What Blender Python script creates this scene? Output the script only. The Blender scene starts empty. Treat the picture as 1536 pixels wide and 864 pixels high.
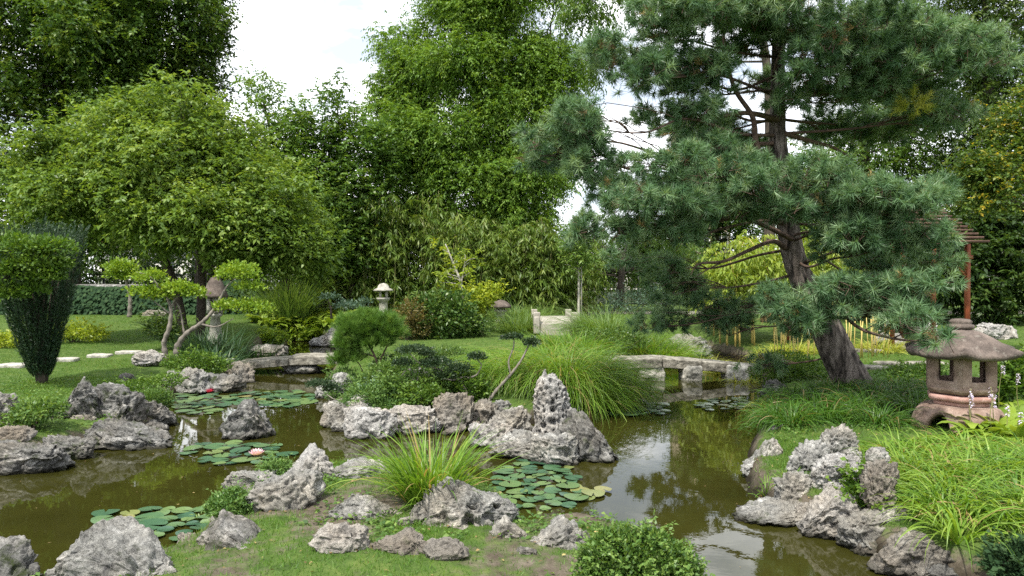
import bpy, bmesh, math
import numpy as np

# ---------------------------------------------------------------- camera, sky, sun, exposure
SC = bpy.context.scene
COL = SC.collection
FPX = 1050.0          # focal length in photo pixels (1536 wide)
EYE = 2.1             # eye height above the water
HOR = 425.0           # horizon row

cam = bpy.data.cameras.new("camera")
cam.sensor_width = 36.0
cam.lens = 36.0 * FPX / 1536.0
cam.clip_start = 0.05
cam.clip_end = 2000.0
camo = bpy.data.objects.new("camera", cam)
COL.objects.link(camo)
camo.location = (0, 0, EYE)
camo.rotation_euler = (math.radians(90) - math.atan((432 - HOR) / FPX), 0, 0)
SC.camera = camo

SUN_EL = math.radians(60)
SUN_AZ = math.radians(208)     # compass bearing of the sun (0 = +Y, clockwise): behind the camera, to the left
world = bpy.data.worlds.new("World")
SC.world = world
world.use_nodes = True
nt = world.node_tree
for n in list(nt.nodes):
    nt.nodes.remove(n)
w_out = nt.nodes.new("ShaderNodeOutputWorld")
w_bg = nt.nodes.new("ShaderNodeBackground")
w_bg.inputs["Strength"].default_value = 0.1
w_sky = nt.nodes.new("ShaderNodeTexSky")
w_sky.sky_type = 'NISHITA'
w_sky.sun_disc = False
w_sky.sun_elevation = SUN_EL
w_sky.sun_rotation = SUN_AZ
w_tc = nt.nodes.new("ShaderNodeTexCoord")
w_map = nt.nodes.new("ShaderNodeMapping")
w_map.inputs["Scale"].default_value = (1.0, 1.0, 2.6)
w_map.inputs["Location"].default_value = (0.35, 0.1, 0.2)
w_no = nt.nodes.new("ShaderNodeTexNoise")
w_no.inputs["Scale"].default_value = 4.2
w_no.inputs["Detail"].default_value = 7.0
w_no.inputs["Roughness"].default_value = 0.55
w_ramp = nt.nodes.new("ShaderNodeValToRGB")
w_ramp.color_ramp.elements[0].position = 0.42
w_ramp.color_ramp.elements[0].color = (0.30, 0.30, 0.30, 1)
w_ramp.color_ramp.elements[1].position = 0.60
w_ramp.color_ramp.elements[1].color = (1, 1, 1, 1)
w_mix = nt.nodes.new("ShaderNodeMix")
w_mix.data_type = 'RGBA'
w_mix.inputs["B"].default_value = (14.5, 14.7, 15.1, 1)
L = nt.links.new
L(w_tc.outputs["Generated"], w_map.inputs["Vector"])
L(w_map.outputs["Vector"], w_no.inputs["Vector"])
L(w_no.outputs["Fac"], w_ramp.inputs["Fac"])
L(w_ramp.outputs["Color"], w_mix.inputs["Factor"])
L(w_sky.outputs["Color"], w_mix.inputs["A"])
L(w_mix.outputs["Result"], w_bg.inputs["Color"])
L(w_bg.outputs["Background"], w_out.inputs["Surface"])

sun = bpy.data.lights.new("sun", 'SUN')
sun.energy = 4.1
sun.angle = math.radians(2.0)
sun.color = (1.0, 0.95, 0.86)
suno = bpy.data.objects.new("sun", sun)
COL.objects.link(suno)
suno.location = (-20, -30, 60)
suno.rotation_euler = (math.radians(90) - SUN_EL, 0, math.pi - SUN_AZ)

SC.view_settings.view_transform = 'Standard'
SC.view_settings.look = 'None'
SC.view_settings.exposure = 0.76
SC.view_settings.gamma = 1.0
SC.view_settings.use_curve_mapping = False
SC.render.engine = 'CYCLES'
SC.cycles.max_bounces = 7
SC.cycles.diffuse_bounces = 5
SC.cycles.glossy_bounces = 3
SC.cycles.transmission_bounces = 4
SC.cycles.transparent_max_bounces = 4
SC.cycles.sample_clamp_indirect = 6.0
SC.cycles.caustics_reflective = False
SC.cycles.caustics_refractive = False
SC.cycles.use_denoising = False
try:
    SC.cycles.denoiser = 'OPENIMAGEDENOISE'
except Exception:
    pass

# ---------------------------------------------------------------- numpy helpers
def rng(seed):
    return np.random.default_rng(seed)

def unit(v):
    return v / np.maximum(np.linalg.norm(v, axis=-1, keepdims=True), 1e-9)

def sstep(a, b, x):
    t = np.clip((x - a) / (b - a), 0, 1)
    return t * t * (3 - 2 * t)

def _hash(ix, iy, iz, seed):
    h = (ix.astype(np.int64) * 374761393 + iy.astype(np.int64) * 668265263 + iz.astype(np.int64) * 2147483647 + seed * 1274126177) & 0xffffffff
    h = ((h ^ (h >> 13)) * 1274126177) & 0xffffffff
    h = ((h ^ (h >> 16)) * 2246822519) & 0xffffffff
    h = h ^ (h >> 15)
    return (h & 0xffffff) / float(0xffffff)

def vnoise(P, seed=0):
    """value noise in -1..1"""
    i = np.floor(P).astype(np.int64)
    f = P - i
    f = f * f * f * (f * (f * 6 - 15) + 10)
    r = 0
    for dx in (0, 1):
        wx = f[:, 0] if dx else 1 - f[:, 0]
        for dy in (0, 1):
            wy = f[:, 1] if dy else 1 - f[:, 1]
            for dz in (0, 1):
                wz = f[:, 2] if dz else 1 - f[:, 2]
                r = r + wx * wy * wz * _hash(i[:, 0] + dx, i[:, 1] + dy, i[:, 2] + dz, seed)
    return r * 2 - 1

def fbm(P, seed=0, octs=4, gain=0.5):
    a, s, t = 1.0, 0, 0
    for o in range(octs):
        s = s + a * vnoise(P * (2 ** o) + 17.3 * o, seed + o * 7)
        t += a
        a *= gain
    return s / t

def worley(P, seed=0):
    i = np.floor(P).astype(np.int64)
    best = np.full(len(P), 9.0)
    for dx in (-1, 0, 1):
        for dy in (-1, 0, 1):
            for dz in (-1, 0, 1):
                c = i + np.array([dx, dy, dz])
                q = np.stack([_hash(c[:, 0], c[:, 1], c[:, 2], seed + k) for k in (1, 2, 3)], 1) + c
                best = np.minimum(best, np.linalg.norm(q - P, axis=1))
    return best

def P3(px, py, Y):
    """the world point seen at a photo position and a depth"""
    return np.array([(px - 768.0) / FPX * Y, Y, EYE + (HOR - py) / FPX * Y])

class Acc:
    """collects vertices and faces for one mesh"""
    def __init__(s):
        s.V, s.F, s.R, s.n = [], [], [], 0
    def add(s, V, F, r=None):
        V = np.asarray(V, float).reshape(-1, 3)
        if not isinstance(F, (list, tuple)) or (len(F) and not isinstance(F[0], np.ndarray)):
            F = [np.asarray(F, int)]
        for f in F:
            if len(f):
                s.F.append(np.asarray(f, int) + s.n)
        s.V.append(V)
        s.R.append(np.zeros(len(V)) if r is None else np.broadcast_to(np.asarray(r, float), (len(V),)))
        s.n += len(V)
        return s

def build(name, acc, mat, parent=None, smooth=False, base=None):
    """links the collected geometry as ONE mesh object; base = world point that becomes the object's origin"""
    V = np.concatenate(acc.V)
    off = np.zeros(3)
    if parent is not None:
        off = np.array(parent['_o'])
    elif base is not None:
        off = np.array(base, float)
    me = bpy.data.meshes.new(name)
    Vl = (V - off).astype(np.float32)
    me.vertices.add(len(V))
    me.vertices.foreach_set("co", Vl.ravel())
    tot = [np.full(len(f), f.shape[1]) for f in acc.F]
    tot = np.concatenate(tot)
    loops = np.concatenate([f.ravel() for f in acc.F])
    me.loops.add(len(loops))
    me.loops.foreach_set("vertex_index", loops.astype(np.int32))
    me.polygons.add(len(tot))
    starts = np.concatenate([[0], np.cumsum(tot)[:-1]])
    me.polygons.foreach_set("loop_start", starts.astype(np.int32))
    me.polygons.foreach_set("loop_total", tot.astype(np.int32))
    if smooth:
        me.polygons.foreach_set("use_smooth", np.ones(len(tot), bool))
    at = me.attributes.new("rnd", 'FLOAT', 'POINT')
    at.data.foreach_set("value", np.concatenate(acc.R).astype(np.float32))
    me.update(calc_edges=True)
    me.validate()
    if mat is not None:
        me.materials.append(mat)
    ob = bpy.data.objects.new(name, me)
    COL.objects.link(ob)
    if parent is not None:
        ob.parent = parent
    else:
        ob.location = off
    ob['_o'] = [float(v) for v in off]
    return ob

def tag(o, label=None, cat=None, group=None, kind=None):
    if label: o['label'] = label
    if cat: o['category'] = cat
    if group: o['group'] = group
    if kind: o['kind'] = kind
    return o

def thing(name, label, cat, loc, group=None):
    o = bpy.data.objects.new(name, None)
    o.empty_display_size = 0.2
    COL.objects.link(o)
    o.location = [float(v) for v in loc]
    o['_o'] = [float(v) for v in loc]
    return tag(o, label, cat, group)

# ---------------------------------------------------------------- shape helpers
def tube(pts, rad, sides=7):
    pts = np.asarray(pts, float)
    n = len(pts)
    rad = np.broadcast_to(np.asarray(rad, float), (n,))
    t = unit(np.gradient(pts, axis=0))
    ref = np.array([0.3, 0.9, 0.1]) if abs(t[0][2]) > 0.7 else np.array([0, 0, 1.0])
    a = unit(np.cross(t, ref))
    b = np.cross(t, a)
    ang = np.linspace(0, 2 * np.pi, sides, endpoint=False)
    V = pts[:, None, :] + rad[:, None, None] * (np.cos(ang)[None, :, None] * a[:, None, :] + np.sin(ang)[None, :, None] * b[:, None, :])
    V = V.reshape(-1, 3)
    i = np.arange(n - 1)[:, None] * sides
    j = np.arange(sides)[None, :]
    k = (j + 1) % sides
    F = np.stack([i + j, i + k, i + sides + k, i + sides + j], -1).reshape(-1, 4)
    caps = []
    for row, flip in ((0, True), (n - 1, False)):
        idx = row * sides + np.arange(sides)
        caps.append((idx[::-1] if flip else idx)[None, :])
    return V, [F, caps[0], caps[1]]

def spline(pts, n):
    """Catmull-Rom through the control points (any number of columns)"""
    pts = np.asarray(pts, float)
    if len(pts) == 2:
        t = np.linspace(0, 1, n)[:, None]
        return pts[0] * (1 - t) + pts[1] * t
    p = np.vstack([2 * pts[0] - pts[1], pts, 2 * pts[-1] - pts[-2]])
    u = np.linspace(0, len(pts) - 1 - 1e-6, n)
    i = u.astype(int)
    f = (u - i)[:, None]
    a, b, c, d = p[i], p[i + 1], p[i + 2], p[i + 3]
    return 0.5 * ((2 * b) + (-a + c) * f + (2 * a - 5 * b + 4 * c - d) * f ** 2 + (-a + 3 * b - 3 * c + d) * f ** 3)

def box(c, s, rz=0.0):
    c = np.asarray(c, float)
    s = np.asarray(s, float) / 2
    v = np.array([[x, y, z] for z in (-1, 1) for y in (-1, 1) for x in (-1, 1)], float) * s
    cs, sn = math.cos(rz), math.sin(rz)
    v = np.stack([v[:, 0] * cs - v[:, 1] * sn, v[:, 0] * sn + v[:, 1] * cs, v[:, 2]], 1) + c
    F = np.array([[0, 2, 3, 1], [4, 5, 7, 6], [0, 1, 5, 4], [2, 6, 7, 3], [0, 4, 6, 2], [1, 3, 7, 5]])
    return v, F

def lathe(prof, n, c, rot=0.0, sq=None):
    """prof: list of (radius, z); closed at both ends when the radius is 0"""
    prof = np.asarray(prof, float)
    ang = rot + np.linspace(0, 2 * np.pi, n, endpoint=False)
    V = np.stack([prof[:, None, 0] * np.cos(ang), prof[:, None, 0] * np.sin(ang), np.repeat(prof[:, 1:2], n, 1)], -1).reshape(-1, 3) + np.asarray(c)
    m = len(prof)
    i = np.arange(m - 1)[:, None] * n
    j = np.arange(n)[None, :]
    k = (j + 1) % n
    F = np.stack([i + j, i + k, i + n + k, i + n + j], -1).reshape(-1, 4)
    caps = [np.arange(n)[::-1][None, :], ((m - 1) * n + np.arange(n))[None, :]]
    return V, [F] + caps

def leaves(pos, d, nrm, Ln, Wd, fold=0.25, curl=0.0):
    """one pointed leaf per row: base, side, tip, side"""
    d = unit(d)
    side = unit(np.cross(d, nrm))
    nn = np.cross(side, d)
    Ln = np.broadcast_to(np.asarray(Ln, float), (len(pos),))[:, None]
    Wd = np.broadcast_to(np.asarray(Wd, float), (len(pos),))[:, None]
    mid = pos + d * Ln * 0.42
    V = np.stack([pos, mid + side * Wd * 0.5 + nn * Wd * fold, pos + d * Ln - nn * Ln * curl, mid - side * Wd * 0.5 + nn * Wd * fold], 1)
    N = len(pos)
    F = np.arange(N * 4).reshape(N, 4)
    return V.reshape(-1, 3), F

def tri_leaves(pos, d, nrm, Ln, Wd):
    d = unit(d)
    side = unit(np.cross(d, nrm))
    Ln = np.broadcast_to(np.asarray(Ln, float), (len(pos),))[:, None]
    Wd = np.broadcast_to(np.asarray(Wd, float), (len(pos),))[:, None]
    V = np.stack([pos - side * Wd * 0.5, pos + side * Wd * 0.5, pos + d * Ln], 1)
    N = len(pos)
    return V.reshape(-1, 3), np.arange(N * 3).reshape(N, 3)

def blades(root, az, Ln, Wd, e0, bend, segs=5, lens=False, twist=None):
    """arching strips: root (N,3), az azimuth, e0 start elevation, bend total fall of the angle"""
    N = len(root)
    Ln = np.broadcast_to(np.asarray(Ln, float), (N,))
    Wd = np.broadcast_to(np.asarray(Wd, float), (N,))
    h = np.stack([np.cos(az), np.sin(az), np.zeros(N)], 1)
    s = np.stack([-np.sin(az), np.cos(az), np.zeros(N)], 1)
    if twist is not None:
        s = unit(s + np.stack([np.zeros(N), np.zeros(N), twist], 1) + h * twist[:, None] * 0.6)
    p = root.copy()
    rows = []
    for k in range(segs + 1):
        t = k / segs
        if lens:
            w = Wd * max(0.04, math.sin(math.pi * min(1, (0.06 + 0.94 * t))) ** 0.8)
        else:
            w = Wd * max(0.03, (1 - t ** 1.7)) * (0.75 + 0.25 * min(1, t * 4))
        rows.append(np.stack([p - s * w[:, None] / 2, p + s * w[:, None] / 2], 1))
        e = e0 - bend * ((k + 0.5) / segs) ** 1.4
        p = p + (h * np.cos(e)[:, None] + np.array([0, 0, 1.0]) * np.sin(e)[:, None]) * (Ln / segs)[:, None]
    V = np.stack(rows, 1).reshape(-1, 3)
    m = (segs + 1) * 2
    b = np.arange(N)[:, None] * m
    F = []
    for k in range(segs):
        F.append(np.concatenate([b + 2 * k, b + 2 * k + 1, b + 2 * k + 3, b + 2 * k + 2], 1))
    return V, np.concatenate(F)

_ico = {}
def ico(sub):
    if sub not in _ico:
        bm = bmesh.new()
        bmesh.ops.create_icosphere(bm, subdivisions=sub, radius=1.0)
        bm.verts.ensure_lookup_table()
        V = np.array([v.co[:] for v in bm.verts])
        F = np.array([[v.index for v in f.verts] for f in bm.faces])
        bm.free()
        _ico[sub] = (unit(V), F)
    return _ico[sub]

# ---------------------------------------------------------------- materials
def newmat(name):
    m = bpy.data.materials.new(name)
    m.use_nodes = True
    t = m.node_tree
    for n in list(t.nodes):
        t.nodes.remove(n)
    out = t.nodes.new("ShaderNodeOutputMaterial")
    return m, t, out

def ramp(t, stops, fac):
    r = t.nodes.new("ShaderNodeValToRGB")
    e = r.color_ramp.elements
    while len(e) < len(stops):
        e.new(0.5)
    for k, (p, c) in enumerate(stops):
        e[k].position = p
        e[k].color = (c[0], c[1], c[2], 1)
    t.links.new(fac, r.inputs["Fac"])
    return r.outputs["Color"]

def noise_n(t, scale, detail=4, rough=0.55, vec=None, dim=None):
    n = t.nodes.new("ShaderNodeTexNoise")
    n.inputs["Scale"].default_value = scale
    n.inputs["Detail"].default_value = detail
    n.inputs["Roughness"].default_value = rough
    if vec is not None:
        t.links.new(vec, n.inputs["Vector"])
    return n.outputs["Fac"]

def mixc(t, fac, a, b, mode='MIX'):
    m = t.nodes.new("ShaderNodeMix")
    m.data_type = 'RGBA'
    m.blend_type = mode
    for key, val in (("Factor", fac), ("A", a), ("B", b)):
        if isinstance(val, (int, float)):
            m.inputs[key].default_value = val
        elif isinstance(val, tuple):
            m.inputs[key].default_value = (val[0], val[1], val[2], 1)
        else:
            t.links.new(val, m.inputs[key])
    return m.outputs["Result"]

def bump(t, height, strength=0.5, dist=0.05, chain=None):
    b = t.nodes.new("ShaderNodeBump")
    b.inputs["Strength"].default_value = strength
    b.inputs["Distance"].default_value = dist
    t.links.new(height, b.inputs["Height"])
    if chain is not None:
        t.links.new(chain, b.inputs["Normal"])
    return b.outputs["Normal"]

def leaf_mat(name, stops, transl=0.35, rough=0.45, spec=0.35):
    m, t, out = newmat(name)
    a = t.nodes.new("ShaderNodeAttribute")
    a.attribute_name = "rnd"
    col = ramp(t, stops, a.outputs["Fac"])
    p = t.nodes.new("ShaderNodeBsdfPrincipled")
    p.inputs["Roughness"].default_value = rough
    p.inputs["Specular IOR Level"].default_value = spec
    t.links.new(col, p.inputs["Base Color"])
    tr = t.nodes.new("ShaderNodeBsdfTranslucent")
    tc = mixc(t, 1.0, col, (1.25, 1.15, 0.5), 'MULTIPLY')
    t.links.new(tc, tr.inputs["Color"])
    mx = t.nodes.new("ShaderNodeMixShader")
    mx.inputs["Fac"].default_value = transl
    t.links.new(p.outputs["BSDF"], mx.inputs[1])
    t.links.new(tr.outputs["BSDF"], mx.inputs[2])
    t.links.new(mx.outputs["Shader"], out.inputs["Surface"])
    return m

def solid_mat(name, stops, scale=6.0, rough=0.8, bump_s=0.4, bump_d=0.03, stretch=None, detail=6, scale2=None, spec=0.3, speck=0.0):
    """noise-driven colour ramp with bump, in object space"""
    m, t, out = newmat(name)
    tc = t.nodes.new("ShaderNodeTexCoord")
    vec = tc.outputs["Object"]
    if stretch:
        mp = t.nodes.new("ShaderNodeMapping")
        mp.inputs["Scale"].default_value = stretch
        t.links.new(vec, mp.inputs["Vector"])
        vec = mp.outputs["Vector"]
    n1 = noise_n(t, scale, detail, 0.6, vec)
    col = ramp(t, stops, n1)
    if speck:
        sp = ramp(t, [(0.36, (0.45, 0.45, 0.45)), (0.5, (1, 1, 1)), (0.66, (1.5, 1.5, 1.5))], noise_n(t, 90, 4, 0.8, tc.outputs["Object"]))
        col = mixc(t, speck, col, sp, 'MULTIPLY')
        li = ramp(t, [(0.56, (0, 0, 0)), (0.66, (1, 1, 1))], noise_n(t, 13, 7, 0.75, tc.outputs["Object"]))
        col = mixc(t, li, col, mixc(t, 0.25, col, (0.42, 0.40, 0.34)))
    p = t.nodes.new("ShaderNodeBsdfPrincipled")
    p.inputs["Roughness"].default_value = rough
    p.inputs["Specular IOR Level"].default_value = spec
    t.links.new(col, p.inputs["Base Color"])
    n2 = noise_n(t, scale2 or scale * 2.5, 5, 0.65, vec)
    t.links.new(bump(t, n2, bump_s, bump_d), p.inputs["Normal"])
    t.links.new(p.outputs["BSDF"], out.inputs["Surface"])
    return m

def rock_mat(name, dark, mid, light, moss=0.0, tint=(1, 1, 1)):
    m, t, out = newmat(name)
    g = t.nodes.new("ShaderNodeNewGeometry")
    vec = g.outputs["Position"]
    n1 = noise_n(t, 4.2, 9, 0.74, vec)
    base = ramp(t, [(0.33, dark), (0.45, mid), (0.53, mid), (0.64, light)], n1)
    n2 = noise_n(t, 26, 5, 0.7, vec)
    spots = ramp(t, [(0.38, (0.22, 0.22, 0.23)), (0.47, (0.85, 0.85, 0.85)), (0.56, (1.05, 1.05, 1.04)), (0.66, (1.6, 1.6, 1.57))], n2)
    col = mixc(t, 0.6, base, spots, 'MULTIPLY')
    n3 = noise_n(t, 1.3, 5, 0.6, vec)
    tan = ramp(t, [(0.45, (1, 1, 1)), (0.7, (1.05, 0.93, 0.78))], n3)
    col = mixc(t, 0.8, col, tan, 'MULTIPLY')
    # a wet, dark tide line just above the water
    sx = t.nodes.new("ShaderNodeSeparateXYZ")
    t.links.new(vec, sx.inputs["Vector"])
    wet = t.nodes.new("ShaderNodeMapRange")
    wet.inputs["From Min"].default_value = 0.015
    wet.inputs["From Max"].default_value = 0.07
    t.links.new(sx.outputs["Z"], wet.inputs["Value"])
    col = mixc(t, wet.outputs["Result"], (0.03, 0.028, 0.018), col)
    if moss > 0:
        nm = noise_n(t, 5.0, 6, 0.7, vec)
        mf = ramp(t, [(0.62 - moss * 0.2, (0, 0, 0)), (0.72 - moss * 0.2, (1, 1, 1))], nm)
        col = mixc(t, mf, col, (0.045, 0.06, 0.02))
    p = t.nodes.new("ShaderNodeBsdfPrincipled")
    p.inputs["Roughness"].default_value = 0.85
    p.inputs["Specular IOR Level"].default_value = 0.25
    t.links.new(col, p.inputs["Base Color"])
    v = t.nodes.new("ShaderNodeTexVoronoi")
    v.inputs["Scale"].default_value = 22
    t.links.new(vec, v.inputs["Vector"])
    b1 = bump(t, v.outputs["Distance"], 0.7, 0.03)
    b2 = bump(t, noise_n(t, 14, 9, 0.75, vec), 1.0, 0.06, b1)
    t.links.new(b2, p.inputs["Normal"])
    t.links.new(p.outputs["BSDF"], out.inputs["Surface"])
    return m

M = {}
M['rock'] = rock_mat("limestone", (0.075, 0.074, 0.075), (0.285, 0.282, 0.262), (0.57, 0.56, 0.525), moss=0.15)
M['rock_dark'] = rock_mat("weathered_limestone", (0.045, 0.044, 0.045), (0.175, 0.173, 0.162), (0.44, 0.43, 0.405), moss=0.35)
M['rock_pale'] = rock_mat("bleached_limestone", (0.13, 0.128, 0.125), (0.385, 0.375, 0.355), (0.60, 0.585, 0.555))
M['rock_tan'] = rock_mat("earthy_limestone", (0.08, 0.07, 0.06), (0.235, 0.215, 0.185), (0.44, 0.415, 0.37), moss=0.2)
M['slab'] = solid_mat("bridge_stone", [(0.34, (0.07, 0.065, 0.052)), (0.5, (0.21, 0.195, 0.16)), (0.68, (0.34, 0.32, 0.27))], 6, 0.85, 0.9, 0.04)
M['granite'] = solid_mat("granite", [(0.3, (0.20, 0.19, 0.165)), (0.5, (0.36, 0.345, 0.30)), (0.7, (0.5, 0.48, 0.42))], 9, 0.85, 0.5, 0.03, speck=0.6)
M['old_stone'] = solid_mat("old_lantern_stone", [(0.3, (0.13, 0.085, 0.065)), (0.5, (0.235, 0.165, 0.13)), (0.72, (0.34, 0.255, 0.21))], 7, 0.9, 0.6, 0.02, scale2=60, speck=0.6)
M['roof_stone'] = solid_mat("weathered_roof_stone", [(0.3, (0.05, 0.04, 0.034)), (0.5, (0.11, 0.088, 0.075)), (0.72, (0.20, 0.16, 0.135))], 5, 0.95, 0.6, 0.02, scale2=55, speck=0.7)
M['pink_stone'] = solid_mat("pink_stone", [(0.3, (0.24, 0.13, 0.105)), (0.5, (0.36, 0.21, 0.175)), (0.7, (0.46, 0.30, 0.26))], 6, 0.9, 0.5, 0.015, scale2=55, speck=0.5)
M['concrete'] = solid_mat("pale_concrete", [(0.3, (0.21, 0.19, 0.16)), (0.5, (0.31, 0.285, 0.245)), (0.7, (0.39, 0.365, 0.32))], 5, 0.9, 0.25, 0.02)
M['pine_bark'] = solid_mat("pine_bark", [(0.36, (0.02, 0.016, 0.014)), (0.48, (0.10, 0.082, 0.07)), (0.66, (0.24, 0.205, 0.18))], 14, 0.9, 1.0, 0.08, stretch=(1, 1, 0.18), scale2=16)
M['bark'] = solid_mat("dark_bark", [(0.3, (0.02, 0.016, 0.012)), (0.7, (0.085, 0.068, 0.052))], 8, 0.9, 0.7, 0.04, stretch=(1, 1, 0.3))
M['bark_grey'] = solid_mat("grey_bark", [(0.3, (0.09, 0.08, 0.068)), (0.7, (0.27, 0.24, 0.205))], 9, 0.9, 0.6, 0.02, stretch=(1, 1, 0.35))
M['bark_pale'] = solid_mat("pale_bark", [(0.3, (0.26, 0.24, 0.20)), (0.7, (0.48, 0.45, 0.40))], 9, 0.9, 0.4, 0.02)
M['branch'] = solid_mat("brown_branch", [(0.3, (0.045, 0.03, 0.022)), (0.7, (0.15, 0.10, 0.075))], 12, 0.9, 0.6, 0.02)
M['culm'] = solid_mat("bamboo_culm", [(0.3, (0.12, 0.13, 0.045)), (0.7, (0.27, 0.25, 0.10))], 3, 0.5, 0.1, 0.01)
M['culm_yellow'] = solid_mat("yellow_bamboo", [(0.3, (0.40, 0.30, 0.075)), (0.7, (0.62, 0.50, 0.17))], 4, 0.5, 0.1, 0.01)
M['red_wood'] = solid_mat("red_painted_wood", [(0.3, (0.16, 0.04, 0.018)), (0.7, (0.32, 0.09, 0.032))], 6, 0.6, 0.3, 0.01, stretch=(1, 1, 0.15))
M['brown_wood'] = solid_mat("brown_shingle", [(0.3, (0.06, 0.035, 0.025)), (0.7, (0.16, 0.095, 0.07))], 8, 0.8, 0.5, 0.02)
M['iron'] = solid_mat("black_iron", [(0.3, (0.012, 0.014, 0.013)), (0.7, (0.03, 0.033, 0.03))], 8, 0.5, 0.1, 0.005)
M['plaster'] = solid_mat("pale_plaster", [(0.3, (0.58, 0.56, 0.52)), (0.7, (0.70, 0.68, 0.64))], 2, 0.9, 0.15, 0.02)
M['plaster_tan'] = solid_mat("tan_plaster", [(0.3, (0.46, 0.36, 0.25)), (0.7, (0.56, 0.45, 0.33))], 2, 0.9, 0.15, 0.02)
M['roof_tile'] = solid_mat("roof_tile", [(0.3, (0.16, 0.06, 0.04)), (0.7, (0.28, 0.11, 0.07))], 6, 0.8, 0.3, 0.03)
M['glass'] = solid_mat("window_glass", [(0.3, (0.02, 0.025, 0.03)), (0.7, (0.04, 0.045, 0.05))], 2, 0.08, 0.0, 0.0, spec=0.6)
M['gravel'] = solid_mat("path_gravel", [(0.3, (0.26, 0.23, 0.19)), (0.5, (0.38, 0.345, 0.29)), (0.7, (0.5, 0.46, 0.40))], 30, 0.95, 0.5, 0.01)

def S(a, b, c, lo=0.0, hi=1.0):
    return [(lo, a), ((lo + hi) / 2, b), (hi, c)]
M['lf_spread'] = leaf_mat("broad_leaf", S((0.07, 0.13, 0.022), (0.14, 0.235, 0.04), (0.25, 0.335, 0.075)), 0.42, 0.45, 0.3)
M['lf_dark'] = leaf_mat("dark_leaf", S((0.022, 0.05, 0.012), (0.045, 0.09, 0.018), (0.10, 0.15, 0.028)), 0.35)
M['lf_robinia'] = leaf_mat('robinia_leaf', S((0.038, 0.085, 0.016), (0.08, 0.155, 0.026), (0.18, 0.255, 0.04)), 0.38)
M['lf_ash'] = leaf_mat("ash_leaf", S((0.06, 0.125, 0.025), (0.11, 0.21, 0.04), (0.19, 0.28, 0.06)), 0.38)
M['lf_locust'] = leaf_mat("locust_leaf", S((0.07, 0.15, 0.02), (0.128, 0.242, 0.03), (0.205, 0.315, 0.055)), 0.42, 0.5)
M['lf_bamboo'] = leaf_mat("bamboo_leaf", S((0.07, 0.13, 0.02), (0.135, 0.215, 0.034), (0.24, 0.30, 0.07)), 0.38)
M['lf_bamboo_bright'] = leaf_mat("golden_bamboo_leaf", S((0.14, 0.22, 0.03), (0.25, 0.34, 0.045), (0.36, 0.42, 0.08)), 0.45)
M['lf_ail'] = leaf_mat("compound_leaf", S((0.055, 0.115, 0.02), (0.11, 0.20, 0.035), (0.20, 0.28, 0.06)), 0.42)
M['lf_yellow'] = leaf_mat("turning_leaf", [(0.0, (0.05, 0.10, 0.02)), (0.5, (0.10, 0.17, 0.035)), (0.78, (0.20, 0.24, 0.04)), (1.0, (0.48, 0.36, 0.03))], 0.4, 0.4)
M['lf_ivy'] = leaf_mat("ivy_leaf", S((0.014, 0.036, 0.016), (0.028, 0.062, 0.024), (0.05, 0.09, 0.034)), 0.2, 0.7, 0.1)
M['needle'] = leaf_mat("pine_needle", S((0.06, 0.13, 0.056), (0.125, 0.23, 0.105), (0.24, 0.345, 0.175)), 0.3, 0.42, 0.4)
M['needle_bright'] = leaf_mat("young_pine_needle", S((0.06, 0.135, 0.022), (0.11, 0.22, 0.035), (0.18, 0.29, 0.06)), 0.3)
M['needle_yew'] = leaf_mat("yew_needle", S((0.014, 0.038, 0.018), (0.026, 0.06, 0.026), (0.05, 0.09, 0.036)), 0.2)
M['lf_clip'] = leaf_mat("clipped_leaf", S((0.045, 0.10, 0.014), (0.085, 0.17, 0.02), (0.16, 0.25, 0.035)), 0.35)
M['lf_cloud'] = leaf_mat("cloud_pad_leaf", S((0.11, 0.21, 0.02), (0.20, 0.32, 0.03), (0.31, 0.41, 0.055)), 0.4)
M['lf_camellia'] = leaf_mat("glossy_leaf", S((0.03, 0.075, 0.014), (0.066, 0.135, 0.024), (0.14, 0.20, 0.04)), 0.25, 0.42, 0.35)
M['lf_red'] = leaf_mat("rusty_leaf", S((0.075, 0.085, 0.025), (0.13, 0.115, 0.035), (0.21, 0.15, 0.05)), 0.35)
M['lf_lime'] = leaf_mat("lime_leaf", S((0.17, 0.25, 0.025), (0.28, 0.37, 0.035), (0.40, 0.45, 0.06)), 0.45)
M['lf_box'] = leaf_mat("box_leaf", S((0.045, 0.10, 0.022), (0.095, 0.185, 0.035), (0.18, 0.27, 0.06)), 0.35)
M['lf_juniper'] = leaf_mat("juniper_leaf", S((0.05, 0.115, 0.028), (0.10, 0.20, 0.045), (0.17, 0.27, 0.07)), 0.3)
M['lf_blue'] = leaf_mat("blue_green_leaf", S((0.05, 0.10, 0.065), (0.09, 0.155, 0.105), (0.15, 0.22, 0.15)), 0.25)
M['lf_bonsai'] = leaf_mat("dark_pad_leaf", S((0.015, 0.036, 0.015), (0.03, 0.06, 0.024), (0.06, 0.095, 0.036)), 0.2)
M['gr_bright'] = leaf_mat("bright_grass_blade", [(0.0, (0.075, 0.175, 0.016)), (0.45, (0.15, 0.28, 0.028)), (0.9, (0.27, 0.38, 0.065)), (1.0, (0.36, 0.27, 0.11))], 0.45, 0.4)
M['gr_mid'] = leaf_mat("green_grass_blade", [(0.0, (0.06, 0.145, 0.016)), (0.45, (0.12, 0.24, 0.026)), (0.9, (0.21, 0.32, 0.05)), (1.0, (0.34, 0.26, 0.11))], 0.42, 0.4)
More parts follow.
